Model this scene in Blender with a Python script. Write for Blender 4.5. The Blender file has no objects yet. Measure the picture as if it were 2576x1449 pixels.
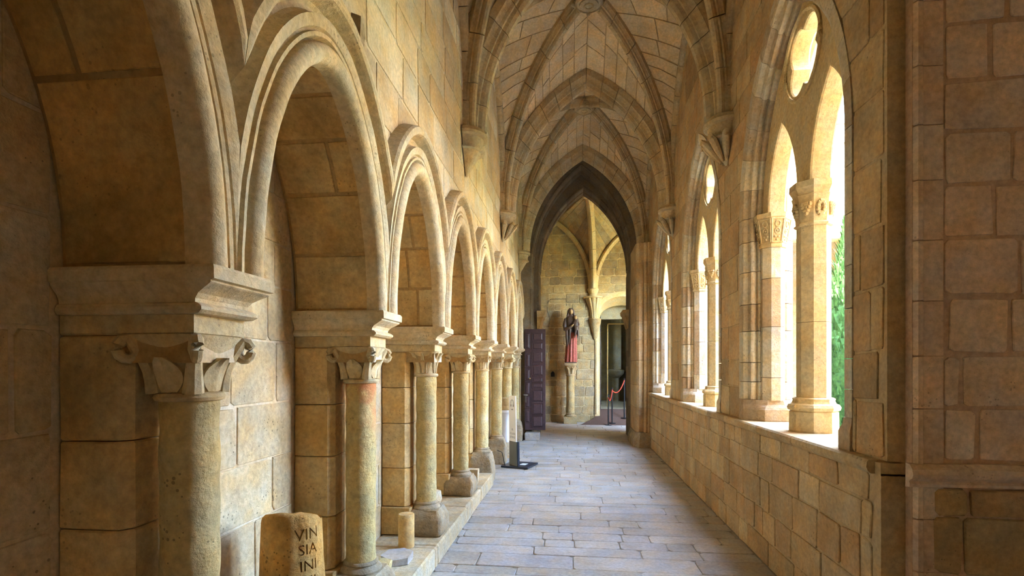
import bpy, bmesh, math, random
from mathutils import Vector, Matrix, noise
RN = random.Random(11)
SC = bpy.context.scene
COL = SC.collection
PI = math.pi

# ------------------------------------------------------------------ camera, sky, sun, exposure
F_PX = 1350.0
YAW = math.atan(153.0 / F_PX)
cam_d = bpy.data.cameras.new('camera'); cam = bpy.data.objects.new('camera', cam_d); COL.objects.link(cam)
cam.location = (0, 0, 1.6); cam.rotation_euler = (PI / 2, 0, YAW)
cam_d.sensor_width = 36; cam_d.lens = 36 * F_PX / 2576; cam_d.shift_y = 203.5 / 2576
cam_d.clip_start = 0.05; cam_d.clip_end = 300
SC.camera = cam

world = bpy.data.worlds.new('sky'); SC.world = world; world.use_nodes = True
nt = world.node_tree; nt.nodes.clear()
sky = nt.nodes.new('ShaderNodeTexSky'); sky.sky_type = 'NISHITA'; sky.sun_disc = False
sky.sun_elevation = math.radians(52); sky.sun_rotation = math.radians(-120)
sky.air_density = 1.0; sky.dust_density = 1.5; sky.ozone_density = 1.0
bg = nt.nodes.new('ShaderNodeBackground'); bg.inputs['Strength'].default_value = 1.3
out = nt.nodes.new('ShaderNodeOutputWorld')
nt.links.new(sky.outputs[0], bg.inputs[0]); nt.links.new(bg.outputs[0], out.inputs[0])

sun_d = bpy.data.lights.new('sun', 'SUN'); sun_d.energy = 9.0; sun_d.angle = 0.01; sun_d.color = (1.0, 0.94, 0.82)
sun = bpy.data.objects.new('sun', sun_d); COL.objects.link(sun)
SUN_DIR = Vector((0.50, 0.30, -1.10)).normalized()      # over this gallery's roof into the courtyard
sun.rotation_euler = SUN_DIR.to_track_quat('-Z', 'Y').to_euler(); sun.location = (-10, 10, 20)

vs = SC.view_settings
vs.view_transform = 'Standard'; vs.look = 'None'; vs.gamma = 1.0; vs.use_curve_mapping = False
vs.exposure = 3.98
SC.cycles.diffuse_bounces = 7; SC.cycles.max_bounces = 12

# ------------------------------------------------------------------ materials
def mat_base(name, rough=0.9, spec=0.25):
    m = bpy.data.materials.new(name); m.use_nodes = True
    b = m.node_tree.nodes['Principled BSDF']
    b.inputs['Roughness'].default_value = rough
    b.inputs['Specular IOR Level'].default_value = spec
    return m, m.node_tree, b

def stone(name, cols, stain=(0.62, 1.12), scale=1.6, bump=0.5, rough=0.92, pits=0.35, streak=0.0):
    """cols: list of colours picked per piece; stain: range of the world-space noise multiplier"""
    m, t, b = mat_base(name, rough)
    N, L = t.nodes, t.links
    cols = [(min(.9, c[0] * .97), min(.9, c[1] * .975), min(.9, c[2] * .89)) for c in cols]
    if len(cols) == 1: cols = cols * 2
    oi = N.new('ShaderNodeObjectInfo')
    cr = N.new('ShaderNodeValToRGB'); e = cr.color_ramp
    while len(e.elements) < len(cols): e.elements.new(0.5)
    for i, c in enumerate(cols):
        e.elements[i].position = i / max(1, len(cols) - 1); e.elements[i].color = (*c, 1)
    L.new(oi.outputs['Random'], cr.inputs[0])
    geo = N.new('ShaderNodeNewGeometry')
    mp = N.new('ShaderNodeMapping'); mp.inputs['Scale'].default_value = (1, 1, 1 - 0.6 * streak)
    L.new(geo.outputs['Position'], mp.inputs[0])
    n1 = N.new('ShaderNodeTexNoise'); n1.inputs['Scale'].default_value = scale; n1.inputs['Detail'].default_value = 7; n1.inputs['Roughness'].default_value = 0.62
    L.new(mp.outputs[0], n1.inputs['Vector'])
    mr = N.new('ShaderNodeMapRange'); mr.inputs[1].default_value = 0.3; mr.inputs[2].default_value = 0.7
    mr.inputs[3].default_value = stain[0]; mr.inputs[4].default_value = stain[1]
    L.new(n1.outputs[0], mr.inputs[0])
    n2 = N.new('ShaderNodeTexNoise'); n2.inputs['Scale'].default_value = 34; n2.inputs['Detail'].default_value = 6; n2.inputs['Roughness'].default_value = 0.7
    L.new(geo.outputs['Position'], n2.inputs['Vector'])
    mr2 = N.new('ShaderNodeMapRange'); mr2.inputs[1].default_value = 0.3; mr2.inputs[2].default_value = 0.7
    mr2.inputs[3].default_value = 0.74; mr2.inputs[4].default_value = 1.2
    L.new(n2.outputs[0], mr2.inputs[0])
    vo = N.new('ShaderNodeTexVoronoi'); vo.inputs['Scale'].default_value = 42
    L.new(geo.outputs['Position'], vo.inputs['Vector'])
    n3 = N.new('ShaderNodeTexNoise'); n3.inputs['Scale'].default_value = 5; n3.inputs['Detail'].default_value = 2
    L.new(geo.outputs['Position'], n3.inputs['Vector'])
    thr = N.new('ShaderNodeMapRange'); thr.inputs[1].default_value = 0.48; thr.inputs[2].default_value = 0.72; thr.inputs[3].default_value = 0.0; thr.inputs[4].default_value = 0.26
    L.new(n3.outputs[0], thr.inputs[0])
    lt = N.new('ShaderNodeMath'); lt.operation = 'LESS_THAN'
    L.new(vo.outputs['Distance'], lt.inputs[0]); L.new(thr.outputs[0], lt.inputs[1])
    pm = N.new('ShaderNodeMath'); pm.operation = 'MULTIPLY_ADD'; pm.inputs[1].default_value = -pits; pm.inputs[2].default_value = 1.0
    L.new(lt.outputs[0], pm.inputs[0])
    a = N.new('ShaderNodeMath'); a.operation = 'MULTIPLY'; L.new(mr.outputs[0], a.inputs[0]); L.new(mr2.outputs[0], a.inputs[1])
    a2 = N.new('ShaderNodeMath'); a2.operation = 'MULTIPLY'; L.new(a.outputs[0], a2.inputs[0]); L.new(pm.outputs[0], a2.inputs[1])
    # stains shift slightly towards ochre
    sh = N.new('ShaderNodeTexNoise'); sh.inputs['Scale'].default_value = scale * 2.3; sh.inputs['Detail'].default_value = 4
    L.new(geo.outputs['Position'], sh.inputs['Vector'])
    hue = N.new('ShaderNodeValToRGB'); hue.color_ramp.elements[0].position = 0.35; hue.color_ramp.elements[0].color = (1.08, 0.94, 0.74, 1)
    hue.color_ramp.elements[1].position = 0.65; hue.color_ramp.elements[1].color = (0.98, 1.0, 1.04, 1)
    L.new(sh.outputs[0], hue.inputs[0])
    mx = N.new('ShaderNodeMix'); mx.data_type = 'RGBA'; mx.blend_type = 'MULTIPLY'; mx.inputs[0].default_value = 1.0
    L.new(cr.outputs[0], mx.inputs[6]); L.new(hue.outputs[0], mx.inputs[7])
    vm = N.new('ShaderNodeVectorMath'); vm.operation = 'SCALE'
    L.new(mx.outputs[2], vm.inputs[0]); L.new(a2.outputs[0], vm.inputs['Scale'])
    L.new(vm.outputs[0], b.inputs['Base Color'])
    hs = N.new('ShaderNodeMath'); hs.operation = 'MULTIPLY_ADD'; hs.inputs[1].default_value = 0.8
    L.new(n2.outputs[0], hs.inputs[0])
    n4 = N.new('ShaderNodeTexNoise'); n4.inputs['Scale'].default_value = 9; n4.inputs['Detail'].default_value = 3
    L.new(geo.outputs['Position'], n4.inputs['Vector']); L.new(n4.outputs[0], hs.inputs[2])
    hp = N.new('ShaderNodeMath'); hp.operation = 'SUBTRACT'; L.new(hs.outputs[0], hp.inputs[0])
    lp = N.new('ShaderNodeMath'); lp.operation = 'MULTIPLY'; lp.inputs[1].default_value = 0.5; L.new(lt.outputs[0], lp.inputs[0]); L.new(lp.outputs[0], hp.inputs[1])
    bp = N.new('ShaderNodeBump'); bp.inputs['Strength'].default_value = bump; bp.inputs['Distance'].default_value = 0.02
    L.new(hp.outputs[0], bp.inputs['Height']); L.new(bp.outputs[0], b.inputs['Normal'])
    return m

def plain(name, c, rough=0.6, metal=0.0, spec=0.4, var=0.12, scale=20, bump=0.1):
    m, t, b = mat_base(name, rough, spec)
    N, L = t.nodes, t.links
    geo = N.new('ShaderNodeNewGeometry')
    n = N.new('ShaderNodeTexNoise'); n.inputs['Scale'].default_value = scale; n.inputs['Detail'].default_value = 5
    L.new(geo.outputs['Position'], n.inputs['Vector'])
    cr = N.new('ShaderNodeValToRGB')
    cr.color_ramp.elements[0].position = 0.3; cr.color_ramp.elements[1].position = 0.7
    cr.color_ramp.elements[0].color = (*[x * (1 - var) for x in c], 1); cr.color_ramp.elements[1].color = (*[min(1, x * (1 + var)) for x in c], 1)
    L.new(n.outputs[0], cr.inputs[0]); L.new(cr.outputs[0], b.inputs['Base Color'])
    b.inputs['Metallic'].default_value = metal
    bp = N.new('ShaderNodeBump'); bp.inputs['Strength'].default_value = bump; bp.inputs['Distance'].default_value = 0.01
    L.new(n.outputs[0], bp.inputs['Height']); L.new(bp.outputs[0], b.inputs['Normal'])
    return m

M = {}
M['wall_l'] = stone('sandstone_wall', [(.68, .55, .40), (.60, .44, .27), (.72, .62, .49), (.56, .40, .24), (.69, .57, .43), (.46, .34, .22), (.74, .64, .50)], (.72, 1.12), 2.2)
M['mortar_l'] = stone('pale_mortar', [(.62, .50, .36)], (.85, 1.08), 3, .3, pits=.1)
M['arch'] = stone('arch_sandstone', [(.58, .46, .31), (.62, .50, .35)], (.78, 1.12), 2.6, .55)
M['niche'] = stone('ochre_sandstone', [(.60, .40, .18), (.54, .35, .15), (.60, .44, .24), (.50, .31, .12)], (.55, 1.18), 2.4, .5, pits=.3)
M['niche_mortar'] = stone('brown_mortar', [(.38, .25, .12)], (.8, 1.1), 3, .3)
M['niche_back'] = stone('pale_niche_sandstone', [(.60, .48, .32), (.54, .40, .24), (.64, .53, .38)], (.75, 1.12), 2.6, .6, pits=.5)
M['column'] = stone('lichened_sandstone', [(.60, .45, .21), (.56, .43, .21), (.62, .48, .25)], (.62, 1.15), 3.4, .9, pits=.5, streak=.5)
m_ = M['column_red'] = stone('red_stained_sandstone', [(.60, .45, .21)], (.62, 1.15), 3.4, .9, pits=.5, streak=.5)
N_, L_ = m_.node_tree.nodes, m_.node_tree.links
b_ = N_['Principled BSDF']; src = b_.inputs['Base Color'].links[0].from_socket
g_ = N_.new('ShaderNodeNewGeometry'); sp = N_.new('ShaderNodeSeparateXYZ'); L_.new(g_.outputs['Position'], sp.inputs[0])
r1 = N_.new('ShaderNodeMapRange'); r1.inputs[1].default_value = 1.12; r1.inputs[2].default_value = 1.42; L_.new(sp.outputs['Z'], r1.inputs[0])
nz_ = N_.new('ShaderNodeTexNoise'); nz_.inputs['Scale'].default_value = 7; nz_.inputs['Detail'].default_value = 5; L_.new(g_.outputs['Position'], nz_.inputs['Vector'])
r2 = N_.new('ShaderNodeMapRange'); r2.inputs[1].default_value = .38; r2.inputs[2].default_value = .6; L_.new(nz_.outputs[0], r2.inputs[0])
mu = N_.new('ShaderNodeMath'); mu.operation = 'MULTIPLY'; L_.new(r1.outputs[0], mu.inputs[0]); L_.new(r2.outputs[0], mu.inputs[1])
mx_ = N_.new('ShaderNodeMix'); mx_.data_type = 'RGBA'; mx_.inputs[7].default_value = (.52, .20, .07, 1); L_.new(mu.outputs[0], mx_.inputs[0]); L_.new(src, mx_.inputs[6]); L_.new(mx_.outputs[2], b_.inputs['Base Color'])
M['capital'] = stone('carved_sandstone', [(.56, .45, .29), (.52, .40, .24)], (.75, 1.1), 4, .4)
M['base'] = stone('worn_base_stone', [(.44, .34, .23), (.40, .30, .20)], (.55, 1.15), 5, .8, pits=.5)
M['wall_r'] = stone('tan_sandstone', [(.55, .39, .215), (.48, .33, .18), (.59, .44, .26), (.40, .27, .15), (.53, .34, .18), (.50, .38, .24)], (.68, 1.12), 3, .6, pits=.4)
M['mortar_r'] = stone('tan_mortar', [(.46, .335, .20)], (.85, 1.08), 3, .4, pits=.15)
M['jamb'] = stone('mixed_jamb_stone', [(.62, .55, .46), (.40, .28, .18), (.64, .56, .44), (.46, .33, .22), (.52, .46, .38), (.66, .58, .46), (.44, .36, .28)], (.78, 1.1), 4, .6, pits=.5)
M['trac'] = stone('tracery_sandstone', [(.60, .46, .26), (.56, .43, .25)], (.8, 1.1), 3, .45)
M['corner'] = stone('pinkish_sandstone', [(.74, .55, .44), (.69, .50, .39), (.76, .59, .47), (.67, .50, .40)], (.72, 1.1), 2.4, .35, pits=.35)
M['mortar_c'] = stone('pinkish_mortar', [(.54, .37, .27)], (.85, 1.08), 3, .3, pits=.1)
M['vault'] = stone('vault_stone', [(.72, .57, .38), (.67, .52, .35), (.76, .61, .42), (.61, .47, .32), (.74, .59, .40)], (.75, 1.1), 2.4, .35, pits=.2)
M['mortar_v'] = stone('vault_mortar', [(.52, .39, .25)], (.85, 1.08), 3, .3, pits=.1)
M['rib'] = stone('rib_stone', [(.53, .41, .26), (.48, .37, .23), (.57, .45, .29), (.49, .41, .30)], (.7, 1.1), 3, .45, pits=.3)
M['dark'] = stone('dark_passage_stone', [(.20, .155, .11), (.15, .115, .085), (.24, .19, .135), (.17, .13, .09)], (.65, 1.15), 3, .5)  # darker grey-brown stone of the passage arch
M['mortar_d'] = stone('dark_passage_mortar', [(.22, .17, .12)], (.8, 1.1), 3, .3)
M['end'] = stone('ochre_rubble_stone', [(.50, .38, .20), (.40, .32, .21), (.54, .41, .21), (.34, .27, .18), (.52, .40, .23), (.44, .33, .18)], (.62, 1.15), 3.5, .7, pits=.3)
M['mortar_e'] = stone('ochre_mortar', [(.58, .46, .28)], (.8, 1.1), 4, .6, pits=.1)
M['plaster'] = stone('cream_plaster', [(.62, .49, .28)], (.85, 1.08), 2, .2, pits=.05)
M['floor'] = stone('grey_flagstone', [(.46, .435, .43), (.40, .38, .37), (.50, .465, .45), (.40, .36, .33), (.44, .42, .44), (.48, .43, .39)], (.72, 1.12), 2.6, .3, rough=.42, pits=.2)
M['mortar_f'] = stone('floor_joint', [(.36, .34, .33)], (.8, 1.1), 4, .4)
M['bench'] = stone('bench_stone', [(.56, .45, .31), (.52, .41, .27), (.60, .50, .36)], (.68, 1.12), 3.2, .6, pits=.4)
M['red_tint'] = stone('milestone_stone', [(.60, .34, .11)], (.6, 1.25), 6, .9, pits=.5)
M['stump'] = stone('stump_stone', [(.58, .38, .17)], (.8, 1.15), 7, .4)
M['wood'] = plain('dark_painted_wood', (.060, .030, .030), .42, 0, .5, .25, 30, .15)
M['oldwood'] = plain('old_brown_wood', (.045, .028, .020), .5, 0, .4, .3, 22, .2)
M['iron'] = plain('black_iron', (.02, .02, .022), .45, .6, .5)
M['steel'] = plain('worn_steel', (.35, .33, .30), .4, .9, .5)
M['brass'] = plain('brass', (.60, .42, .15), .35, .8, .5)
M['panel'] = plain('sign_panel', (.78, .74, .66), .45, 0, .4, .04, 4, .02)
M['panel_dark'] = plain('sign_panel_grey', (.16, .155, .12), .35, 0, .5, .1, 4, .02)
M['sign_black'] = plain('sign_black', (.018, .022, .032), .35, 0, .5, .1)
M['print'] = plain('sign_print', (.10, .09, .08), .6, 0, .3, .05)
M['paper'] = plain('white_paper', (.7, .7, .72), .6, 0, .3, .05)
M['white'] = plain('white_plaster', (.72, .70, .66), .7, 0, .3, .06, 8, .1)
M['terracotta'] = plain('red_brown_clay', (.22, .10, .05), .7, 0, .3, .3, 8, .2)
M['robe'] = plain('brown_robe_paint', (.11, .065, .042), .45, 0, .5, .25, 30, .15)
M['gown'] = plain('red_gown_paint', (.36, .075, .045), .5, 0, .4, .3, 25, .15)
M['flesh'] = plain('gilded_flesh_paint', (.50, .33, .15), .5, 0, .4, .15, 25, .1)
M['rope'] = plain('red_rope', (.50, .05, .02), .7, 0, .3, .2, 60, .3)
M['ramp'] = plain('brown_carpet', (.11, .065, .045), .95, 0, .1, .2, 40, .4)
M['grass'] = plain('lawn', (.10, .17, .04), .9, 0, .2, .35, 6, .5)
M['gravel'] = plain('pale_gravel', (.56, .50, .40), .95, 0, .2, .2, 40, .5)
M['cypress'] = plain('cypress_green', (.03, .08, .02), .85, 0, .2, .5, 14, .4)
M['bark'] = plain('bark', (.10, .07, .05), .9, 0, .2, .3, 14, .4)
M['rooftile'] = plain('clay_roof', (.40, .20, .11), .85, 0, .2, .3, 8, .3)
M['dim'] = stone('dim_room_stone', [(.42, .37, .26), (.38, .33, .22)], (.7, 1.1), 3, .4)
M['altar'] = plain('altar_wood', (.12, .045, .025), .45, .1, .5, .5, 12, .3)

# ------------------------------------------------------------------ mesh helpers
LOC = {}
class MB:
    def __init__(s): s.v = []; s.f = []
    def add(s, vs_, fs):
        o = len(s.v); s.v += [Vector(p) for p in vs_]; s.f += [tuple(i + o for i in f) for f in fs]; return s
    def loft(s, rings, cap=True, closed=True):
        n = len(rings[0]); vs_ = [p for r in rings for p in r]; fs = []
        for k in range(len(rings) - 1):
            for i in range(n if closed else n - 1):
                j = (i + 1) % n
                fs.append((k * n + i, k * n + j, (k + 1) * n + j, (k + 1) * n + i))
        if cap:
            fs.append(tuple(range(n - 1, -1, -1))); fs.append(tuple((len(rings) - 1) * n + i for i in range(n)))
        return s.add(vs_, fs)
    def box(s, x0, x1, y0, y1, z0, z1):
        return s.loft([[(x0, y0, z0), (x1, y0, z0), (x1, y1, z0), (x0, y1, z0)], [(x0, y0, z1), (x1, y0, z1), (x1, y1, z1), (x0, y1, z1)]])
    def bbox(s, x0, x1, y0, y1, z0, z1, b=.008, jit=0.0):
        """box with chamfered edges"""
        b = min(b, abs(x1 - x0) * .45, abs(y1 - y0) * .45, abs(z1 - z0) * .45)
        def ring(z, i, cut):
            xa, xb, ya, yb = x0 + i, x1 - i, y0 + i, y1 - i
            c = cut
            return [(xa + c, ya, z), (xb - c, ya, z), (xb, ya + c, z), (xb, yb - c, z), (xb - c, yb, z), (xa + c, yb, z), (xa, yb - c, z), (xa, ya + c, z)]
        rs = [ring(z0, b, b * .5), ring(z0 + b, 0, b), ring(z1 - b, 0, b), ring(z1, b, b * .5)]
        if jit: rs = [[(p[0] + RN.uniform(-jit, jit), p[1] + RN.uniform(-jit, jit), p[2] + RN.uniform(-jit, jit)) for p in r] for r in rs]
        return s.loft(rs)
    def lathe(s, c, prof, n=24, ang0=0.0, sx=1.0, sy=1.0):
        rs = []
        for r, z in prof:
            rs.append([(c[0] + sx * r * math.cos(ang0 + 2 * PI * i / n), c[1] + sy * r * math.sin(ang0 + 2 * PI * i / n), c[2] + z) for i in range(n)])
        return s.loft(rs)
    def tube(s, pts, r, n=8, closed=False):
        pts = [Vector(p) for p in pts]; rs = []
        up = Vector((0, 0, 1)); m = len(pts)
        for k, p in enumerate(pts):
            t = (pts[min(k + 1, m - 1)] - pts[max(k - 1, 0)]).normalized()
            if closed: t = (pts[(k + 1) % m] - pts[k - 1]).normalized()
            a = t.cross(up)
            if a.length < 1e-3: a = t.cross(Vector((1, 0, 0)))
            a.normalize(); b = t.cross(a).normalized()
            rr = r[k] if isinstance(r, (list, tuple)) else r
            rs.append([p + rr * (a * math.cos(2 * PI * i / n) + b * math.sin(2 * PI * i / n)) for i in range(n)])
        if closed: rs.append(rs[0])
        return s.loft(rs, cap=not closed)
    def ball(s, c, r, n=8, m=6, sc=(1, 1, 1)):
        rs = []
        for k in range(m + 1):
            th = PI * (k + 0.02) / (m + .04); rr = math.sin(th); z = -math.cos(th)
            rs.append([(c[0] + sc[0] * r * rr * math.cos(2 * PI * i / n), c[1] + sc[1] * r * rr * math.sin(2 * PI * i / n), c[2] + sc[2] * r * z) for i in range(n)])
        return s.loft(rs)
    def build(s, name, mat, parent=None, smooth=False, origin=None, angle=38):
        off = Vector((0, 0, 0))
        if parent is not None: off = LOC.get(parent.name, Vector((0, 0, 0)))
        elif origin == 'base':
            xs = [p.x for p in s.v]; ys = [p.y for p in s.v]; zs = [p.z for p in s.v]
            off = Vector(((min(xs) + max(xs)) / 2, (min(ys) + max(ys)) / 2, min(zs)))
        elif origin is not None: off = Vector(origin)
        me = bpy.data.meshes.new(name)
        me.from_pydata([p - off for p in s.v], [], s.f)
        bm = bmesh.new(); bm.from_mesh(me); bmesh.ops.recalc_face_normals(bm, faces=bm.faces); bm.to_mesh(me); bm.free()
        if smooth:
            me.polygons.foreach_set('use_smooth', [True] * len(me.polygons))
            me.set_sharp_from_angle(angle=math.radians(angle))
        me.materials.append(M[mat] if isinstance(mat, str) else mat)
        o = bpy.data.objects.new(name, me); COL.objects.link(o)
        if parent is not None: o.parent = parent
        else: o.location = off
        LOC[o.name] = off
        return o

def thing(name, loc, label, cat, group=None):
    o = bpy.data.objects.new(name, None); COL.objects.link(o); o.location = loc; o.empty_display_size = .1
    LOC[o.name] = Vector(loc)
    return tag(o, label, cat, group)
def tag(o, label, cat, group=None):
    o['label'] = label; o['category'] = cat
    if group: o['group'] = group
    return o
def struct(o, label, cat='wall'):
    o['kind'] = 'structure'; o['label'] = label; o['category'] = cat; return o

def clip_poly(poly, nx, ny, c):
    res = []
    for i in range(len(poly)):
        a, b = poly[i], poly[(i + 1) % len(poly)]
        da, db = nx * a[0] + ny * a[1] - c, nx * b[0] + ny * b[1] - c
        if da >= 0: res.append(a)
        if (da >= 0) != (db >= 0):
            k = da / (da - db); res.append((a[0] + (b[0] - a[0]) * k, a[1] + (b[1] - a[1]) * k))
    return res
def area(poly):
    return .5 * sum(poly[i][0] * poly[(i + 1) % len(poly)][1] - poly[(i + 1) % len(poly)][0] * poly[i][1] for i in range(len(poly)))

def plate(name, poly, fr, mat, parent, depth=.05, bev=.007, proud=.006, gap=.006, cut=.02, jit=.004):
    """one dressed stone: convex 2D outline on the frame fr(u,v,w), w pointing out of the wall"""
    if area(poly) < 0: poly = poly[::-1]
    # drop near-duplicate corners
    q = []
    for p in poly:
        if not q or math.hypot(p[0] - q[-1][0], p[1] - q[-1][1]) > .012: q.append(p)
    if len(q) > 2 and math.hypot(q[0][0] - q[-1][0], q[0][1] - q[-1][1]) < .012: q.pop()
    if len(q) < 3: return None
    def inset(P, d):
        n = len(P); r = []
        for i in range(n):
            a, b, c = P[i - 1], P[i], P[(i + 1) % n]
            e1 = Vector((b[0] - a[0], b[1] - a[1])).normalized(); e2 = Vector((c[0] - b[0], c[1] - b[1])).normalized()
            n1 = Vector((-e1.y, e1.x)); n2 = Vector((-e2.y, e2.x)); bi = n1 + n2
            k = max(.35, bi.dot(n1)) if bi.length > 1e-6 else 1
            r.append((b[0] + bi.x / k * d, b[1] + bi.y / k * d))
        return r
    q = inset(q, gap)
    if area(q) < .0012: return None
    o = []
    n = len(q)
    for i in range(n):
        a, b, c = q[i - 1], q[i], q[(i + 1) % n]
        la = math.hypot(b[0] - a[0], b[1] - a[1]); lc = math.hypot(c[0] - b[0], c[1] - b[1])
        k = cut * RN.uniform(.5, 1.4); ka = min(k, la * .3) / max(la, 1e-6); kc = min(k, lc * .3) / max(lc, 1e-6)
        o.append((b[0] + (a[0] - b[0]) * ka, b[1] + (a[1] - b[1]) * ka)); o.append((b[0] + (c[0] - b[0]) * kc, b[1] + (c[1] - b[1]) * kc))
    o = [(p[0] + RN.uniform(-jit, jit), p[1] + RN.uniform(-jit, jit)) for p in o]
    pr = proud + RN.uniform(-.4, .6) * proud
    i1 = inset(o, bev)
    mb = MB().loft([[fr(p[0], p[1], -depth) for p in o], [fr(p[0], p[1], pr - bev) for p in o], [fr(p[0], p[1], pr + RN.uniform(-.0015, .0015)) for p in i1]])
    return mb.build(name, mat, parent)

def masonry(u0, u1, v0, v1, chs, lens, emit, brk=.0):
    v = v0
    while v < v1 - .03:
        h = RN.uniform(*chs)
        if v + h > v1 - chs[0] * .5: h = v1 - v
        u = u0 - RN.uniform(0, lens[1]) * .8
        while u < u1:
            l = RN.uniform(*lens)
            a, b = max(u, u0), min(u + l, u1)
            if b - a > .05: emit([(a, v), (b, v), (b, v + h), (a, v + h)])
            u += l
        v += h

def patch(name, fn, s0, s1, t0, t1, ns, nt_, thick, mat, parent, toward, bev=.006, gap=.005, proud=0.0):
    """a block of a curved surface fn(s,t); its visible face looks to the point toward"""
    vs_, us = [], []
    c = fn((s0 + s1) / 2, (t0 + t1) / 2)
    ls = (fn(s1, (t0 + t1) / 2) - fn(s0, (t0 + t1) / 2)).length; lt_ = (fn((s0 + s1) / 2, t1) - fn((s0 + s1) / 2, t0)).length
    if ls < .04 or lt_ < .04: return None
    def grid(g, w):
        S0, S1 = s0 + (s1 - s0) * min(.3, g / ls), s1 - (s1 - s0) * min(.3, g / ls)
        T0, T1 = t0 + (t1 - t0) * min(.3, g / lt_), t1 - (t1 - t0) * min(.3, g / lt_)
        res = []
        for i in range(ns + 1):
            for j in range(nt_ + 1):
                s, t = S0 + (S1 - S0) * i / ns, T0 + (T1 - T0) * j / nt_
                p = fn(s, t); e = 1e-3
                nn = (fn(s + e, t) - fn(s - e, t)).cross(fn(s, t + e) - fn(s, t - e))
                if nn.length < 1e-12: nn = toward - p
                nn.normalize()
                if nn.dot(toward - p) < 0: nn = -nn
                res.append(p + nn * w)
        return res
    W = nt_ + 1
    per = [i * W for i in range(ns + 1)] + [ns * W + j for j in range(1, W)] + [i * W + nt_ for i in range(ns - 1, -1, -1)] + [j for j in range(nt_ - 1, 0, -1)]
    g0 = grid(gap + bev, proud); g1 = grid(gap, proud - bev); g2 = grid(gap, -thick)
    mb = MB(); fs = []
    for i in range(ns):
        for j in range(nt_): fs.append((i * W + j, i * W + j + 1, (i + 1) * W + j + 1, (i + 1) * W + j))
    n = len(per); base1 = len(g0); base2 = base1 + n
    allv = g0 + [g1[k] for k in per] + [g2[k] for k in per]
    for i in range(n):
        j = (i + 1) % n
        fs.append((per[i], per[j], base1 + j, base1 + i)); fs.append((base1 + i, base1 + j, base2 + j, base2 + i))
    mb.add(allv, fs)
    return mb.build(name, mat, parent)

def curve_mesh(name, splines, extrude, bevel, to_world, mat, parent):
    """filled 2D outline with holes, given thickness and chamfer; to_world maps local (x,y,z)"""
    cu = bpy.data.curves.new(name, 'CURVE'); cu.dimensions = '2D'; cu.fill_mode = 'BOTH'
    cu.extrude = extrude; cu.bevel_depth = bevel; cu.bevel_resolution = 1
    for pts in splines:
        sp = cu.splines.new('POLY'); sp.points.add(len(pts) - 1); sp.use_cyclic_u = True
        for i, p in enumerate(pts): sp.points[i].co = (p[0], p[1], 0, 1)
    tmp = bpy.data.objects.new(name, cu); COL.objects.link(tmp)
    bpy.context.view_layer.update()
    me = bpy.data.meshes.new_from_object(tmp.evaluated_get(bpy.context.evaluated_depsgraph_get()))
    bpy.data.objects.remove(tmp); bpy.data.curves.remove(cu)
    mb = MB().add([to_world(v.co) for v in me.vertices], [tuple(p.vertices) for p in me.polygons])
    bpy.data.meshes.remove(me)
    return mb.build(name, mat, parent)

def text_mesh(body, size, extrude, to_world):
    cu = bpy.data.curves.new('lettering', 'FONT'); cu.body = body; cu.size = size; cu.extrude = extrude; cu.align_x = 'CENTER'; cu.align_y = 'CENTER'; cu.resolution_u = 2
    tmp = bpy.data.objects.new('lettering', cu); COL.objects.link(tmp); bpy.context.view_layer.update()
    me = bpy.data.meshes.new_from_object(tmp.evaluated_get(bpy.context.evaluated_depsgraph_get()))
    bpy.data.objects.remove(tmp); bpy.data.curves.remove(cu)
    r = ([to_world(v.co) for v in me.vertices], [tuple(p.vertices) for p in me.polygons]); bpy.data.meshes.remove(me)
    return r

def rough_up(mb, amp, freq, seed=0):
    for i, p in enumerate(mb.v):
        mb.v[i] = p + noise.noise_vector(p * freq + Vector((seed, seed * .7, 0))) * amp
    return mb

def pointed(L, r, t, q):
    """pointed arch half: distance from the axis and height for offset t at fraction q (0 spring, 1 apex)"""
    R_ = (L * L + r * r) / (2 * L); c = L - R_
    th = q * math.acos(max(-1, min(1, -c / (R_ + t))))
    return (R_ + t) * math.cos(th) + c, (R_ + t) * math.sin(th)

# ------------------------------------------------------------------ main dimensions
XW = -1.17            # left wall face
XB = -1.64            # back of the wall niches
XBENCH = -1.09        # bench edge
XR = 1.59             # right wall face above the sill
SILL = 1.125
BAYS = [-0.25, 2.76, 5.80, 8.83, 11.78]
XL, XRV, ZS = -1.17, 1.60, 4.18
XC = .5 * (XL + XRV)
ARC_Y = [1.68 + 1.47 * n for n in range(-1, 8)]          # arcade column axes, index 0 is behind the left edge
def lift(y): return .013 * (y - 1.6)
ZAB = 1.92
PASS_Y0, PASS_Y1 = 12.25, 13.45
END_Y = 16.2

# ------------------------------------------------------------------ floor
fl = MB().box(-2.2, 7.5, -1.6, 22.2, -.25, -.008).build('floor', 'mortar_f')
struct(fl, 'grey flagstone floor of the cloister gallery', 'floor')
def fr_floor(u, v, w): return (u, v, w)
y = 3.3
while y < 16.1:
    h = RN.uniform(.15, .31) if y < 12.2 else RN.uniform(.35, .55)
    x0, x1 = (XBENCH - .3 if y > 7.0 else XBENCH - .02), 1.56
    if y > 12.15: x0, x1 = -.95, 1.3
    if y > 13.45: x0, x1 = -1.6, 2.6
    u = x0 - RN.uniform(0, .5)
    while u < x1:
        l = RN.uniform(.38, 1.05) if RN.random() > .2 else RN.uniform(.2, .35)
        a, b = max(u, x0), min(u + l, x1)
        if b - a > .06:
            s = RN.uniform(-.012, .012)
            plate('paving_stone', [(a, y), (b, y + s), (b, y + h + s * .5), (a, y + h)], fr_floor, 'floor', fl, depth=.03, bev=.005, proud=.003, gap=.003, cut=.025, jit=.005)
        u += l
    y += h

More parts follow.
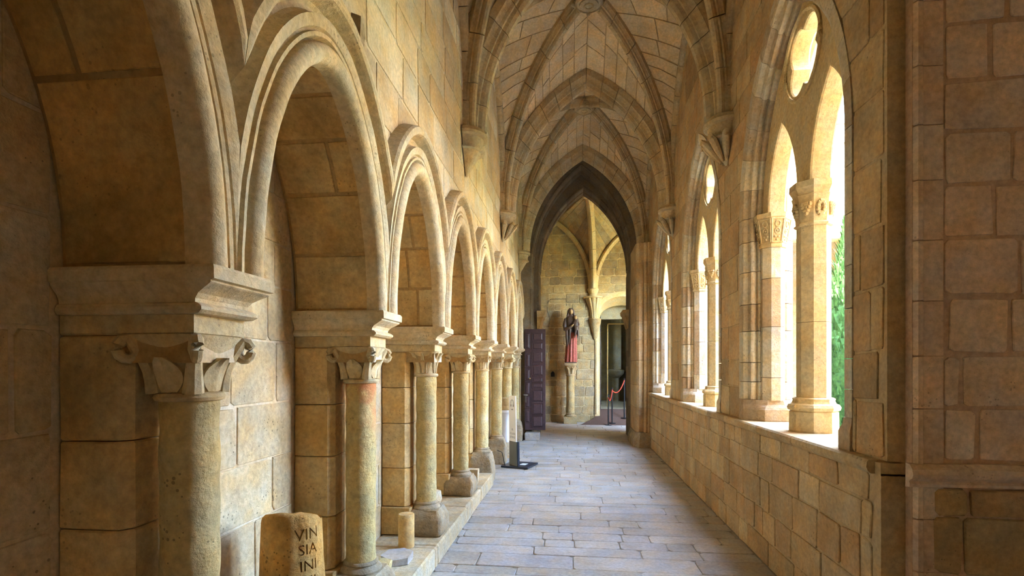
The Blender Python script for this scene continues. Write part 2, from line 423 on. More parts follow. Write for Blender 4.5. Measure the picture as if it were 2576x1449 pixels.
# ------------------------------------------------------------------ left wall with the blind arcade
AS, AH = .588, 1.075
def arcade_path(n, N=44):
    """(y, z, ny, nz) along the inner curve of the arch between columns n and n+1"""
    yc = .5 * (ARC_Y[n] + ARC_Y[n + 1]); pts = []
    for k in range(N + 1):
        th = PI * k / N; c, s = math.cos(th), math.sin(th)
        pts.append((-math.copysign(abs(c) ** (2 / 1.68), c) * AS, AH * max(0, s) ** .985))
    res = []
    for k in range(N + 1):
        a, b = pts[max(0, k - 1)], pts[min(N, k + 1)]
        tx, tz = b[0] - a[0], b[1] - a[1]; l = math.hypot(tx, tz)
        nx, nz = -tz / l, tx / l
        if k in (0, N): nx, nz = (-1, 0) if k == 0 else (1, 0)
        res.append((yc + pts[k][0], pts[k][1], nx, nz))
    return res
PATHS = [arcade_path(n) for n in range(len(ARC_Y) - 1)]

def wall_open(n, t):
    return [(y + ny * t, z + nz * t) for (y, z, ny, nz) in PATHS[n]]
mb = MB()
ZT = 7.2
segs = []                                   # (y, zlow) polyline
segs.append((-1.5, 0)); segs.append((ARC_Y[0] - .142, 0)); 
for n in range(len(PATHS)):
    segs.append((ARC_Y[n] - .14, 0 if n == 0 else None)); segs.append((ARC_Y[n] + (.11 if n == 0 else .14), 0 if n == 0 else None))
    for (yy, zz) in wall_open(n, .03): segs.append((yy, ZAB + zz + lift(yy)))
segs.append((ARC_Y[-1] + .14, ZAB + lift(ARC_Y[-1]))); segs.append((ARC_Y[-1] + .145, 0)); segs.append((PASS_Y0 + .2, 0))
segs2 = []
for (yy, zz) in segs:
    if zz is None: zz = ZAB + lift(yy) - .3
    if segs2 and yy <= segs2[-1][0]: yy = segs2[-1][0] + .0004
    segs2.append((yy, zz))
XF, XK = -1.182, XB
vs_, fs = [], []
for (yy, zz) in segs2: vs_ += [(XF, yy, zz), (XF, yy, ZT), (XK, yy, ZT), (XK, yy, zz)]
for i in range(len(segs2) - 1):
    a, b = 4 * i, 4 * i + 4
    for k in range(4): fs.append((a + k, a + (k + 1) % 4, b + (k + 1) % 4, b + k))
fs.append((0, 1, 2, 3)); e = 4 * (len(segs2) - 1); fs.append((e + 3, e + 2, e + 1, e))
mb.add(vs_, fs)
wl = mb.build('wall_left', 'mortar_l')
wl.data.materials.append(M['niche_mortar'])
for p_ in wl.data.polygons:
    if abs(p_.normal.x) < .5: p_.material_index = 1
struct(wl, 'left gallery wall of cream and ochre ashlar above the blind arcade')
def fr_left(u, v, w): return (XW - .008 + w, u, v)

curves_out = [[(y + ny * .27, ZAB + z + nz * .27 + lift(y), ny, nz) for (y, z, ny, nz) in P] for P in PATHS]
def emit_left(poly):
    cx = sum(p[0] for p in poly) / len(poly); cz = sum(p[1] for p in poly) / len(poly)
    for n, cv in enumerate(curves_out):
        if abs(cx - .5 * (ARC_Y[n] + ARC_Y[n + 1])) > 1.5: continue
        q = min(cv, key=lambda p: (p[0] - cx) ** 2 + (p[1] - cz) ** 2)
        poly = clip_poly(poly, q[2], q[3], q[2] * q[0] + q[3] * q[1])
        if len(poly) < 3: return
    if area(poly) < .006: return
    plate('wall_stone', poly, fr_left, 'wall_l', wl, depth=.012, bev=.002, proud=.002, gap=.010, cut=.015, jit=.007)
masonry(2.0, 12.24, 2.25, 6.5, (.25, .34), (.34, .80), emit_left)

nb = MB().box(XB - .35, XB - .009, -1.5, PASS_Y0 + .2, 0, ZT).build('wall_niches', 'mortar_l')
struct(nb, 'pale back wall inside the blind arcade niches')
def fr_back(u, v, w): return (XB - .006 + w, u, v)
for n in range(0, 5):
    def emit_back(poly, n=n): plate('wall_stone', poly, fr_back, 'niche_back', nb, depth=.02, bev=.003, proud=.003, gap=.007, cut=.012, jit=.006)
    masonry(ARC_Y[n] + .15, ARC_Y[n + 1] - .15, .17, 3.0, (.24, .36), (.3, .62), emit_back)

# niche vault blocks (the far reveal of each arch is what the camera sees)
for n in range(0, 7):
    P = PATHS[n]; N = len(P) - 1
    def soff(s, t, P=P, N=N):
        k = min(N - 1e-6, max(0, s * N)); i = int(k); f = k - i
        a, b = P[i], P[i + 1]
        yy = a[0] + a[2] * .026 + (b[0] + b[2] * .026 - a[0] - a[2] * .026) * f
        zz = a[1] + a[3] * .026 + (b[1] + b[3] * .026 - a[1] - a[3] * .026) * f
        return Vector((XB + .004 + t * (-1.188 - XB), yy, ZAB + zz + lift(yy)))
    cen = Vector((-1.5, .5 * (ARC_Y[n] + ARC_Y[n + 1]), 2.2))
    sb = [.5, .60, .70, .80, .905, .998] if n > 0 else [.5, .62, .72, .83, .998]
    for k in range(len(sb) - 1):
        tb = [0, RN.choice([.35, .55, .7]), 1] if RN.random() < .45 else [0, 1]
        for j in range(len(tb) - 1):
            patch('niche_stone', soff, sb[k], sb[k + 1], tb[j], tb[j + 1], 5, 1, .02, 'niche', wl, cen, bev=.003, gap=.010, proud=.002)
    patch('niche_stone', soff, .002, .25, 0, 1, 8, 1, .02, 'niche', wl, cen, bev=.003, gap=.003, proud=.004)
    patch('niche_stone', soff, .25, .5, 0, 1, 8, 1, .02, 'niche', wl, cen, bev=.003, gap=.003, proud=.004)

# bench along the arcade
bench = MB().box(XB - .02, XBENCH - .012, -.5, 7.28, -.02, .155).build('stone_bench', 'mortar_l', origin=(XBENCH - .2, 3.4, 0))
tag(bench, 'long low stone bench carrying the near columns of the left arcade', 'bench')
yb = [.3, 1.35, 2.5, 3.42, 4.18, 4.26, 5.5, 6.35, 7.3]
for i in range(len(yb) - 1):
    o = rough_up(MB().bbox(XB, XBENCH + RN.uniform(-.008, .008), yb[i] + .004, yb[i + 1] - .004, .0, .17 + RN.uniform(-.006, .006), .016, .003), .004, 6).build('bench_stone', 'bench', bench)

# piers, imposts and columns of the arcade
ordn = ['', 'nearest', 'second', 'third', 'fourth', 'fifth', 'sixth', 'seventh', 'farthest']
def impost_ring(n, front, side, back, z):
    y = ARC_Y[n]
    return [(front, y - side, z), (front, y + side, z), (back, y + side, z), (back, y - side, z)]
def make_pier(n):
    y = ARC_Y[n]; lf = lift(y); zb = .17 if y < 7.3 else 0.0
    ref = ['left edge of the picture', '', '', '', '', '', '', '', ''][n]
    t = thing('arcade_pier', (-1.53, y, zb), ('dark pier behind the ' + ordn[n] + ' column of the left arcade') if n else 'pier at the very left edge, mostly outside the picture', 'pier', 'piers of the left arcade')
    top = ZAB + lf
    zs = [zb, zb + .24] if zb else [0, .4]
    z = zs[-1]
    while z < top - .5: z += RN.uniform(.26, .42); zs.append(z)
    zs[-1] = top - .215
    for i in range(len(zs) - 1):
        ex = .02 if i == 0 else 0
        mbx = MB()
        x0, x1, y0, y1 = XB + .0, -1.405 + ex, y - .127 - ex, y + .127 + ex; c = .035 if i else .01
        ring = lambda z_, g=0: [(x0, y0 + g, z_), (x1 - c, y0 + g, z_), (x1 - g, y0 + c, z_), (x1 - g, y1 - c, z_), (x1 - c, y1 - g, z_), (x0, y1 - g, z_)]
        za, zb_ = zs[i] + .002, zs[i + 1] - .002
        mbx.loft([ring(za, .006), ring(za + .006), ring(zb_ - .006), ring(zb_, .006)])
        rough_up(mbx, .003, 7, n).build('block', 'niche', t)
    mbx = MB(); g = .006
    mbx.loft([impost_ring(n, -1.185, .12, XB, top - .213), impost_ring(n, -1.175, .128, XB, top - .207), impost_ring(n, -1.175, .128, XB, top - .15)])
    mbx.build('impost_block', 'capital', t)
    prof = [(-1.165, .135, -.15), (-1.15, .142, -.148), (-1.135, .149, -.138), (-1.135, .149, -.128), (-1.15, .142, -.117), (-1.165, .134, -.112), (-1.163, .135, -.10), (-1.15, .14, -.085), (-1.12, .151, -.07), (-1.10, .158, -.06), (-1.095, .160, -.056), (-1.095, .160, -.05), (-1.080, .166, -.046), (-1.079, .168, -.01), (-1.085, .162, 0)]
    mbx = MB().loft([impost_ring(n, f + .0, s, XB, top + z_) for (f, s, z_) in prof])
    rough_up(mbx, .0035, 9, n * 3).build('impost', 'arch', t)
    return t
def make_column(n):
    y = ARC_Y[n]; lf = lift(y); x = -1.285; zb = .17 if y < 7.3 else 0.0
    desc = ['column just outside the left edge of the picture',
            'thick shaded column at the left edge, first of the arcade, with a curled leaf capital',
            'orange stained column, second of the left arcade, beside the inscribed stump',
            'third column of the left arcade, behind the short round stump',
            'fourth column of the left arcade, on the bench with a pitted shaft',
            'fifth column of the left arcade, last one standing on the bench edge',
            'sixth column of the left arcade, just before the tall information sign',
            'seventh column of the left arcade, behind the information sign',
            'last column of the left arcade, beside the dark panelled door'][n]
    t = thing('arcade_column', (x, y, zb), desc, 'column', 'columns of the left arcade')
    top = ZAB + lf - .212; cb = top - .205
    zbase = zb + .21 if zb else .42
    # plinth block, base moulding, shaft
    mbx = MB()
    pl = [(.155, 0), (.165, .012), (.165, (zbase - zb) * .62), (.15, (zbase - zb) * .8), (.125, zbase - zb - .0)]
    for r, z_ in pl: pass
    mbx.loft([[(x + sx * (r - .0), y + sy * r, zb + z_) for (sx, sy) in ((-1, -.9), (-.9, -1), (.9, -1), (1, -.9), (1, .9), (.9, 1), (-.9, 1), (-1, .9))] for r, z_ in pl])
    bm = bmesh.new(); me = bpy.data.meshes.new('t'); me.from_pydata(mbx.v, [], mbx.f); bm.from_mesh(me)
    bmesh.ops.subdivide_edges(bm, edges=bm.edges, cuts=3, use_grid_fill=True); bm.to_mesh(me); bm.free()
    mb2 = MB().add([v.co.copy() for v in me.vertices], [tuple(p.vertices) for p in me.polygons])
    rough_up(mb2, .014, 7, n * 5); rough_up(mb2, .006, 22, n).build('plinth', 'base', t, smooth=True, angle=50)
    mbx = MB().lathe((x, y, zbase - .01), [(.10, -.02), (.122, 0), (.126, .02), (.118, .035), (.104, .042), (.10, .05), (.104, .06), (.10, .07), (.09, .076)], 24)
    rough_up(mbx, .004, 10, n).build('base_moulding', 'base', t, smooth=True)
    rsh = .089
    prof = [(rsh + .002 * math.sin(k * 1.3 + n), zbase + .05 + (cb - zbase - .05) * k / 30) for k in range(31)]
    mbx = MB().lathe((x, y, 0), prof, 28)
    rough_up(mbx, .003, 8, n); rough_up(mbx, .0022, 40, n).build('shaft', 'column_red' if n == 2 else 'column', t, smooth=True, angle=80)
    mbx = MB().lathe((x, y, cb), [(.088, -.012), (.102, -.008), (.107, .003), (.102, .014), (.09, .018)], 24)
    rough_up(mbx, .002, 20, n).build('astragal', 'capital', t, smooth=True)
    # bell: round below, square above
    rings = []
    for k in range(9):
        q = k / 8; z_ = cb + .014 + (top - cb - .014) * q; r0 = .09 + .045 * q ** 2.2
        ring = []
        for i in range(32):
            a = 2 * PI * i / 32; ca, sa = math.cos(a), math.sin(a)
            sq = 1 / max(abs(ca), abs(sa)); m_ = q ** 1.8 * .9
            rr = r0 * (1 - m_ + m_ * min(sq, 1.30))
            ring.append((x + rr * ca * (.93 if ca > 0 else 1), y + rr * sa, z_))
        rings.append(ring)
    cap = MB().loft(rings).build('capital', 'capital', t, smooth=True, angle=50)
    kind = [0, 0, 1, 2, 1, 2, 2, 0, 2][n]
    def surf(a, q, o=0):
        r0 = .09 + .045 * q ** 2.2; ca, sa = math.cos(a), math.sin(a); sq = 1 / max(abs(ca), abs(sa)); m_ = q ** 1.8 * .9
        rr = r0 * (1 - m_ + m_ * min(sq, 1.3)) + o
        return Vector((x + rr * ca * (.93 if ca > 0 else 1), y + rr * sa, cb + .014 + (top - cb - .014) * q))
    for k in range(4):
        a = PI / 4 + k * PI / 2
        if kind in (0, 1):
            # stalk rising to a corner and curling into a volute / pendant ball
            pts = [surf(a, q, .004 + .012 * q) for q in (.02, .2, .4, .6, .76)]
            tip = surf(a, .80, .034); d = Vector((math.cos(a), math.sin(a), 0))
            for j in range(9):
                w = j / 8 * 1.35 * PI
                rr = .040 * (1 - .45 * j / 8)
                pts.append(tip + d * (rr * math.sin(w) * .9 - .004) + Vector((0, 0, -.012 + rr * math.cos(w))))
            MB().tube(pts, [.032, .029, .025, .022, .021] + [.020 - .0007 * j for j in range(9)], 8).build('volute', 'capital', cap, smooth=True)
        # leaves on the faces
        af = k * PI / 2
        nl = 3 if kind == 2 else 1
        for j in range(nl):
            off = (j - (nl - 1) / 2) * .38
            rs = []
            q0, q1 = (.04, .95) if kind == 2 else (.04, .62)
            for m_ in range(8):
                q = q0 + (q1 - q0) * m_ / 7
                aa = af + off * (1 + .5 * (m_ / 7) * (1 if kind == 2 else 0))
                wd = (.16 if kind == 2 else .52) * math.sin(PI * (.18 + .78 * m_ / 7)) ** .8
                cv = .010 + (.032 * (m_ / 7) ** 3 if kind != 2 else .014 * (m_ / 7) ** 2)
                rs.append([surf(aa - wd, q, -.006), surf(aa - wd * .95, q, cv * .9), surf(aa - wd * .3, q, cv * .55), surf(aa, q, cv * .95), surf(aa + wd * .3, q, cv * .55), surf(aa + wd * .95, q, cv * .9), surf(aa + wd, q, -.006)])
            MB().loft(rs).build('leaf', 'capital', cap, smooth=True, angle=60)
    return t
for n in range(1, len(ARC_Y)):
    make_pier(n); make_column(n)

# moulded arches over the niches
def make_blind_arch(n):
    P = PATHS[n]; yc = .5 * (ARC_Y[n] + ARC_Y[n + 1])
    desc = ['moulded arch cut by the left edge, springing from the nearest impost',
            'largest moulded niche arch, between the first and second columns',
            'moulded niche arch between the second and third columns',
            'moulded niche arch between the third and fourth columns',
            'moulded niche arch between the fourth and fifth columns',
            'moulded niche arch between the fifth and sixth columns',
            'moulded niche arch between the sixth and seventh columns',
            'farthest moulded niche arch, next to the dark panelled door'][n]
    t = thing('blind_arch', (XW, yc, ZAB + lift(yc)), desc, 'arch', 'moulded arches of the left arcade')
    roll = [(.001, -.02), (.001, .02)] + [(.047 - .046 * math.cos(a), .033 + .048 * math.sin(a)) for a in [PI * (k / 9) for k in range(10)]] + [(.093, -.02)]
    archi = [(.086, -.02), (.092, .022), (.100, .012), (.106, .045), (.109, .056), (.126, .058), (.130, .042), (.140, .036), (.147, .054), (.172, .062), (.194, .066), (.198, .0), (.198, -.02)]
    hood = [(.19, -.02), (.195, .064), (.203, .026), (.216, .002), (.238, -.006), (.255, .010), (.266, .044), (.273, .074), (.280, .090), (.294, .098), (.326, .094), (.338, .076), (.345, .036), (.352, -.004), (.352, -.02)]
    front = sorted([p for p in roll if p[1] > -.01] + [p for p in archi if p[1] > .005 and p[0] > .095] + [p for p in hood if p[1] > -.01 and p[0] > .2])
    def env(tt):
        for i in range(len(front) - 1):
            if front[i][0] <= tt <= front[i + 1][0] and front[i + 1][0] > front[i][0]:
                k = (tt - front[i][0]) / (front[i + 1][0] - front[i][0]); return front[i][1] + (front[i + 1][1] - front[i][1]) * k
        return front[-1][1]
    for nm, prof, sm in (('roll_moulding', roll, True), ('archivolt', archi, False), ('hood_moulding', hood, False)):
        rings = []
        for k, (y_, z_, ny, nz) in enumerate(P):
            ring = []
            for (tt, d) in prof:
                tt2 = tt
                Y = y_ + ny * tt2; Z = z_ + nz * tt2
                for lim, sg in ((ARC_Y[n] + .0003, -1), (ARC_Y[n + 1] - .0003, 1)):
                    if (Y - lim) * sg > 0:
                        tc = (lim - y_) / ny
                        if d > -.012: d = env(tc) - .0006
                        Y = lim; Z = z_ + nz * tc
                w = noise.noise(Vector((Y * 6, Z * 6, n))) * .004
                ring.append((XW + d + w, Y, ZAB + Z + lift(Y)))
            rings.append(ring)
        MB().loft(rings).build(nm, 'arch', t, smooth=sm, angle=40)
for n in range(len(PATHS)): make_blind_arch(n)

# ------------------------------------------------------------------ right wall: parapet, coping, upper wall, windows
WIN = [(3.37, 5.26), (6.11, 8.03), (9.0, 10.92)]
WZ, WR = 3.0, 1.49
XO = 2.03
pr = MB().box(1.572, XO, 2.95, 11.4, 0, 1.06).build('wall_parapet', 'mortar_r')
struct(pr, 'low ashlar parapet wall under the windows on the right')
def fr_par(u, v, w): return (1.568 - w, -u, v)
masonry(-11.2, -3.02, 0.0, 1.055, (.17, .26), (.2, .52), lambda p: plate('wall_stone', p, fr_par, 'wall_r', pr, depth=.02, bev=.004, proud=.005, gap=.006, cut=.014, jit=.008))
sl = MB().box(1.57, XO - .01, 2.95, 11.15, 1.05, 1.115).build('trim_1', 'mortar_r')
struct(sl, 'stone sill coping running along the parapet under the windows', 'sill')
y = 3.0
while y < 11.1:
    l = RN.uniform(.55, 1.0); e = min(y + l, 11.15)
    mbx = MB()
    xs = [(1.552, 1.052), (1.535, 1.068), (1.528, 1.085), (1.53, 1.112), (1.54, 1.125), (XO, 1.125), (XO, 1.052)]
    js = RN.uniform(-.004, .004)
    mbx.loft([[(px + js, y + .003, pz) for px, pz in xs], [(px + js, e - .003, pz) for px, pz in xs]])
    mbx.build('coping_stone', 'wall_r', sl); y = e

wr = MB()
segs = [(2.95, SILL)]
for (a, b) in WIN:
    L = .5 * (b - a); c = .5 * (a + b)
    segs.append((a - .1, SILL)); segs.append((a - .099, WZ))
    for k in range(1, 13): d, z_ = pointed(L, WR, .1, k / 12); segs.append((c - d, WZ + z_))
    for k in range(11, -1, -1): d, z_ = pointed(L, WR, .1, k / 12); segs.append((c + d, WZ + z_))
    segs.append((b + .0995, SILL))
segs.append((PASS_Y0, SILL))
vs_, fs = [], []
for (yy, zz) in segs: vs_ += [(1.601, yy, zz), (1.601, yy, ZT), (XO, yy, ZT), (XO, yy, zz)]
for i in range(len(segs) - 1):
    a, b = 4 * i, 4 * i + 4
    for k in range(4): fs.append((a + k, a + (k + 1) % 4, b + (k + 1) % 4, b + k))
fs.append((0, 1, 2, 3)); e = 4 * (len(segs) - 1); fs.append((e + 3, e + 2, e + 1, e))
wrt = wr.add(vs_, fs).build('wall_right', 'mortar_r')
struct(wrt, 'right gallery wall of tan ashlar between and above the windows')
def fr_right(u, v, w): return (1.597 - w, -u, v)
def emit_right(poly):
    cy = -sum(p[0] for p in poly) / len(poly); cz = sum(p[1] for p in poly) / len(poly)
    for (a, b) in WIN:
        L = .5 * (b - a); c = .5 * (a + b)
        if abs(cy - c) > 2.0: continue
        if cz < WZ:
            s = 1 if cy > c else -1
            poly = clip_poly(poly, -s, 0, s * (c + s * (L + .09)))
        else:
            best = None
            for s in (-1, 1):
                for k in range(0, 21):
                    d, z_ = pointed(L, WR, .09, k / 20); Y, Z = c + s * d, WZ + z_
                    R_ = (L * L + WR * WR) / (2 * L)
                    ny, nz = s * (d - (L - R_)) / (R_ + .09), z_ / (R_ + .09)
                    q = (Y - cy) ** 2 + (Z - cz) ** 2
                    if best is None or q < best[0]: best = (q, Y, Z, ny, nz)
            _, Y, Z, ny, nz = best
            poly = clip_poly(poly, -ny, nz, ny * Y + nz * Z)
        if len(poly) < 3: return
    if area(poly) < .006: return
    plate('wall_stone', poly, fr_right, 'wall_r', wrt, depth=.02, bev=.003, proud=.003, gap=.006, cut=.012, jit=.007)
masonry(-11.3, -2.97, SILL + .003, 6.3, (.24, .36), (.3, .62), emit_right)

XT = 1.82
WPROF = [(.10, .3), (.10, -.004), (.02, -.004), (0, .004), (-.008, .018), (-.02, .04), (-.036, .052), (-.05, .048), (-.064, .054), (-.07, .07), (-.066, .086), (-.052, .092), (-.05, .105), (-.085, .112), (-.09, .13), (-.09, .36), (-.04, .43), (.10, .43)]
def octo(cx, cy, r, z, n=8, a0=PI / 8): return [(cx + r * math.cos(a0 + 2 * PI * i / n), cy + r * math.sin(a0 + 2 * PI * i / n), z) for i in range(n)]
wname = ['nearest tall window with octagonal colonnette', 'middle window of the right wall', 'farthest window of the right wall']
def make_window(i):
    a, b = WIN[i]; L = .5 * (b - a); c = .5 * (a + b)
    root = thing('window_%d' % (i + 1), (XT, c, SILL), wname[i] + ', traceried and open to the courtyard', 'window')
    root['kind'] = 'structure'
    zc = [SILL + .19, 1.48, 1.66, 1.95, 2.2, 2.5, 2.78, 3.0]
    for s in (-1, 1):
        for k in range(len(zc) - 1):
            rings = []
            for z_ in (zc[k] + .003, zc[k + 1] - .003):
                rings.append([(XR + w, c + s * (L + t), z_) for (t, w) in WPROF])
            MB().loft(rings).build('jamb_stone', 'jamb', root)
        nv = 7
        for k in range(nv):
            rings = []
            for j in range(5):
                q = (k + .006 + (.988) * j / 4) / nv
                rings.append([(XR + w, c + s * pointed(L, WR, t, q)[0], WZ + pointed(L, WR, t, q)[1]) for (t, w) in WPROF])
            MB().loft(rings).build('voussoir', 'jamb', root)
        # jamb base block
        def br(e, z_): return [(XR - .006 - e * .3, c + s * (L + .09), z_), (XR - .006 - e * .3, c + s * (L - .03 - e), z_), (XR + .08, c + s * (L - .14 - e), z_), (XT - .09 - e, c + s * (L - .20 - e), z_), (XT + .09 + e, c + s * (L - .20 - e), z_), (XR + .42, c + s * (L - .08 - e), z_), (XR + .42, c + s * (L + .09), z_)]
        MB().loft([br(.012, SILL), br(.015, SILL + .01), br(.015, SILL + .105), br(.005, SILL + .125), br(-.015, SILL + .15), br(-.025, SILL + .19)]).build('jamb_base', 'jamb', root)
        # respond: half octagonal shaft with tapered capital
        yc = c + s * (L - .09)
        zz = [SILL + .185, 1.52, 1.98, 2.42, 2.70]
        for k in range(4):
            MB().loft([octo(XT, yc, .105, zz[k] + .002), octo(XT, yc, .105, zz[k + 1] - .002)]).build('respond_stone', 'jamb', root)
        cp = MB().loft([octo(XT, yc, .118, 2.70), octo(XT, yc, .122, 2.715), octo(XT, yc, .122, 2.728), octo(XT, yc, .116, 2.735), octo(XT, yc, .158, 2.955), octo(XT, yc, .166, 2.965), octo(XT, yc, .168, 3.0)]).build('respond_capital', 'trac', root)
        # carved frames and motifs on the three exposed faces
        for f in range(8):
            am = PI / 8 + 2 * PI * (f + .5) / 8
            if -s * math.sin(am) < -.1: continue
            ap0, ap1 = .116 * math.cos(PI / 8), .158 * math.cos(PI / 8)
            def fp(u, q, o=0):
                ap = ap0 + (ap1 - ap0) * q + o; hw = ap * math.tan(PI / 8)
                return Vector((XT + ap * math.cos(am) - u * hw * math.sin(am), yc + ap * math.sin(am) + u * hw * math.cos(am), 2.735 + .22 * q))
            mbx = MB()
            fr_ = [fp(-.88, .04, .003), fp(.88, .04, .003), fp(.88, .96, .003), fp(-.88, .96, .003)]
            for k in range(4): mbx.tube([fr_[k], fr_[(k + 1) % 4]], .006, 5)
            for qc, rr in ((.76, .30), (.48, .30)):
                mbx.tube([fp(rr * 1.25 * math.cos(2 * PI * j / 12), qc + rr * .38 * math.sin(2 * PI * j / 12), .003) for j in range(12)], .006, 5, closed=True)
            mbx.ball(fp(0, .48, .004), .009, 6, 4)
            for uu, qq in ((-.3, .25), (.3, .25), (0, .14)): mbx.ball(fp(uu, qq, .003), .011, 6, 4)
            mbx.build('carving', 'trac', cp, smooth=True)
    # tracery plate
    L2 = L - .075
    outl = [(-L2, WZ + .001)]
    la, lr, lc = .325, .69, .43
    for sgn in (-1, 1):
        cx = sgn * lc
        for k in range(0, 9): d, z_ = pointed(la, lr, 0, k / 8); outl.append((cx - d, WZ + .001 + z_))
        for k in range(7, -1, -1): d, z_ = pointed(la, lr, 0, k / 8); outl.append((cx + d, WZ + .001 + z_))
    outl.append((L2, WZ + .001))
    for k in range(1, 13): d, z_ = pointed(L, WR, -.075, k / 12); outl.append((d, WZ + z_))
    for k in range(11, 0, -1): d, z_ = pointed(L, WR, -.075, k / 12); outl.append((-d, WZ + z_))
    hole = []
    for k in range(64):
        ph = 2 * PI * k / 64; best = 0
        for m_ in range(4):
            a_ = PI / 4 + m_ * PI / 2; dd = .145; rr = .155
            bq = dd * math.cos(ph - a_); disc = rr * rr - dd * dd + bq * bq
            if disc > 0: best = max(best, bq + math.sqrt(disc))
        hole.append((best * math.cos(ph), 3.985 + best * math.sin(ph)))
    # filler mouchettes: three-sided openings beside the oculus
    curve_mesh('tracery', [outl, hole], .062, .018, lambda v: Vector((XT + v.z, c + v.x, v.y)), 'trac', root)
    ring = MB().tube([(XT - .084, c + .315 * math.cos(2 * PI * j / 40), 3.985 + .315 * math.sin(2 * PI * j / 40)) for j in range(40)], .018, 6, closed=True)
    ring.build('oculus_moulding', 'trac', root, smooth=True)
    return root
for i in range(3): make_window(i)

cl = ['yellow octagonal colonnette in the nearest right-hand window', 'octagonal colonnette in the middle right-hand window', 'octagonal colonnette in the farthest right-hand window']
def make_colonnette(i):
    c = .5 * sum(WIN[i]); t = thing('window_colonnette', (XT, c, SILL), cl[i], 'column', 'octagonal window colonnettes')
    z = SILL
    MB().loft([octo(XT, c, .165, z), octo(XT, c, .168, z + .01), octo(XT, c, .166, z + .15), octo(XT, c, .16, z + .155)]).build('plinth', 'trac', t)
    MB().loft([octo(XT, c, .158, z + .155), octo(XT, c, .176, z + .165), octo(XT, c, .182, z + .185), octo(XT, c, .172, z + .205), octo(XT, c, .15, z + .215), octo(XT, c, .142, z + .235), octo(XT, c, .146, z + .25), octo(XT, c, .13, z + .26)]).build('base_moulding', 'trac', t)
    zs = [z + .26, 1.95, 2.67]
    for k in range(2): MB().loft([octo(XT, c, .117, zs[k] + .0015), octo(XT, c, .117, zs[k + 1] - .0015)]).build('shaft', 'trac', t)
    cp = MB().loft([octo(XT, c, .118, 2.67), octo(XT, c, .134, 2.678), octo(XT, c, .136, 2.69), octo(XT, c, .122, 2.70), octo(XT, c, .124, 2.74), octo(XT, c, .140, 2.86), octo(XT, c, .150, 2.90), octo(XT, c, .142, 2.906), octo(XT, c, .146, 2.92), octo(XT, c, .16, 2.945), octo(XT, c, .166, 2.955), octo(XT, c, .164, 3.0)]).build('capital', 'trac', t)
    for f in range(8):
        mbx = MB()
        am = 2 * PI * (f + 1) / 8
        for k in range(11):                       # bunch of grapes / vine leaf lobes
            if f % 2 == 0:
                row = [0, 1, 1, 2, 2, 2, 3, 3, 3, 3, 3][k]; u = [0, -.6, .6, -1.2, 0, 1.2, -1.7, -.6, .6, 1.7, 0][k]; rr = .018
                q = .06 + row * .022
            else:
                aa = 2 * PI * k / 11; u = 1.3 * math.cos(aa); q = .095 + .045 * math.sin(aa); rr = .018
            ap = (.122 + .14 * q) * math.cos(PI / 8) + .003
            px = ap * math.cos(am) - u * .017 * math.sin(am); py = ap * math.sin(am) + u * .017 * math.cos(am)
            mbx.ball((XT + px, c + py, 2.70 + q), rr, 6, 4)
        mbx.build('carving', 'trac', cp, smooth=True)
for i in range(3): make_colonnette(i)

# ------------------------------------------------------------------ vault
RW, RD, RB = 2.22, 2.56, 2.30          # rises: transverse edge, diagonal, wall edge
def arc(L, r, q):
    R_ = (L * L + r * r) / (2 * L); th = q * math.atan2(r, R_ - L)
    return R_ * (1 - math.cos(th)), R_ * math.sin(th)
def make_bay(b, y0, y1, stones=True):
    yc = .5 * (y0 + y1); hx, hy = XRV - XC, yc - y0; dl = math.hypot(hx, hy)
    toward = Vector((XC, yc, 2.5))
    cells = []
    for sx in (-1, 1):
        for sy in (-1, 1):
            cx, cy = XC + sx * hx, yc + sy * hy
            def D(q, cx=cx, cy=cy):
                u, z = arc(dl, RD, q); k = u / dl
                return Vector((cx + (XC - cx) * k, cy + (yc - cy) * k, ZS + z))
            def E1(q, cx=cx, cy=cy, sx=sx):
                u, z = arc(hx, RW, q); return Vector((cx - sx * u, cy, ZS + z))
            def E2(q, cx=cx, cy=cy, sy=sy):
                u, z = arc(hy, RB, q); return Vector((cx, cy - sy * u, ZS + z))
            for E_ in (E1, E2):
                cells.append(lambda q, t, E_=E_, D=D: E_(q).lerp(D(q), t) + Vector((0, 0, .05 * math.sin(PI * t) * q)))
    mb = MB()
    for fn in cells:
        nq, ntt = 14, 5; vs_, fs = [], []
        for i in range(nq + 1):
            for j in range(ntt + 1):
                p = fn(i / nq, j / ntt); vs_.append(p + (p - toward).normalized() * .014)
        for i in range(nq):
            for j in range(ntt): fs.append((i * 6 + j, i * 6 + j + 1, i * 6 + j + 7, i * 6 + j + 6))
        mb.add(vs_, fs)
    mb.box(XL - .05, XRV + .05, y0, y1, 7.0, 7.15)
    ce = mb.build('ceiling', 'mortar_v')
    struct(ce, ['vault over the photographer, hardly seen', 'pale ribbed vault in front of the first full arch', 'ribbed vault with carved boss framed by the first full arch', 'farther ribbed vault before the dark passage arch'][b], 'vault')
    if stones:
        for fn in cells:
            q = .30
            while q < .985:
                dq = RN.uniform(.055, .085) if q < .7 else RN.uniform(.075, .11)
                q1 = min(1.0, q + dq)
                if 1 - q1 < .045: q1 = 1.0
                w = (fn((q + q1) / 2, 1) - fn((q + q1) / 2, 0)).length
                ns = max(1, int(round(w / RN.uniform(.42, .62))))
                cut = [0] + sorted(min(.97, max(.03, (k + RN.uniform(-.22, .22)) / ns)) for k in range(1, ns)) + [1]
                for k in range(ns):
                    if w > .11: patch('vault_stone', fn, q, q1, cut[k], cut[k + 1], 2, 2, .012, 'vault', ce, toward, bev=.004, gap=.007, proud=.004)
                q = q1
    return ce
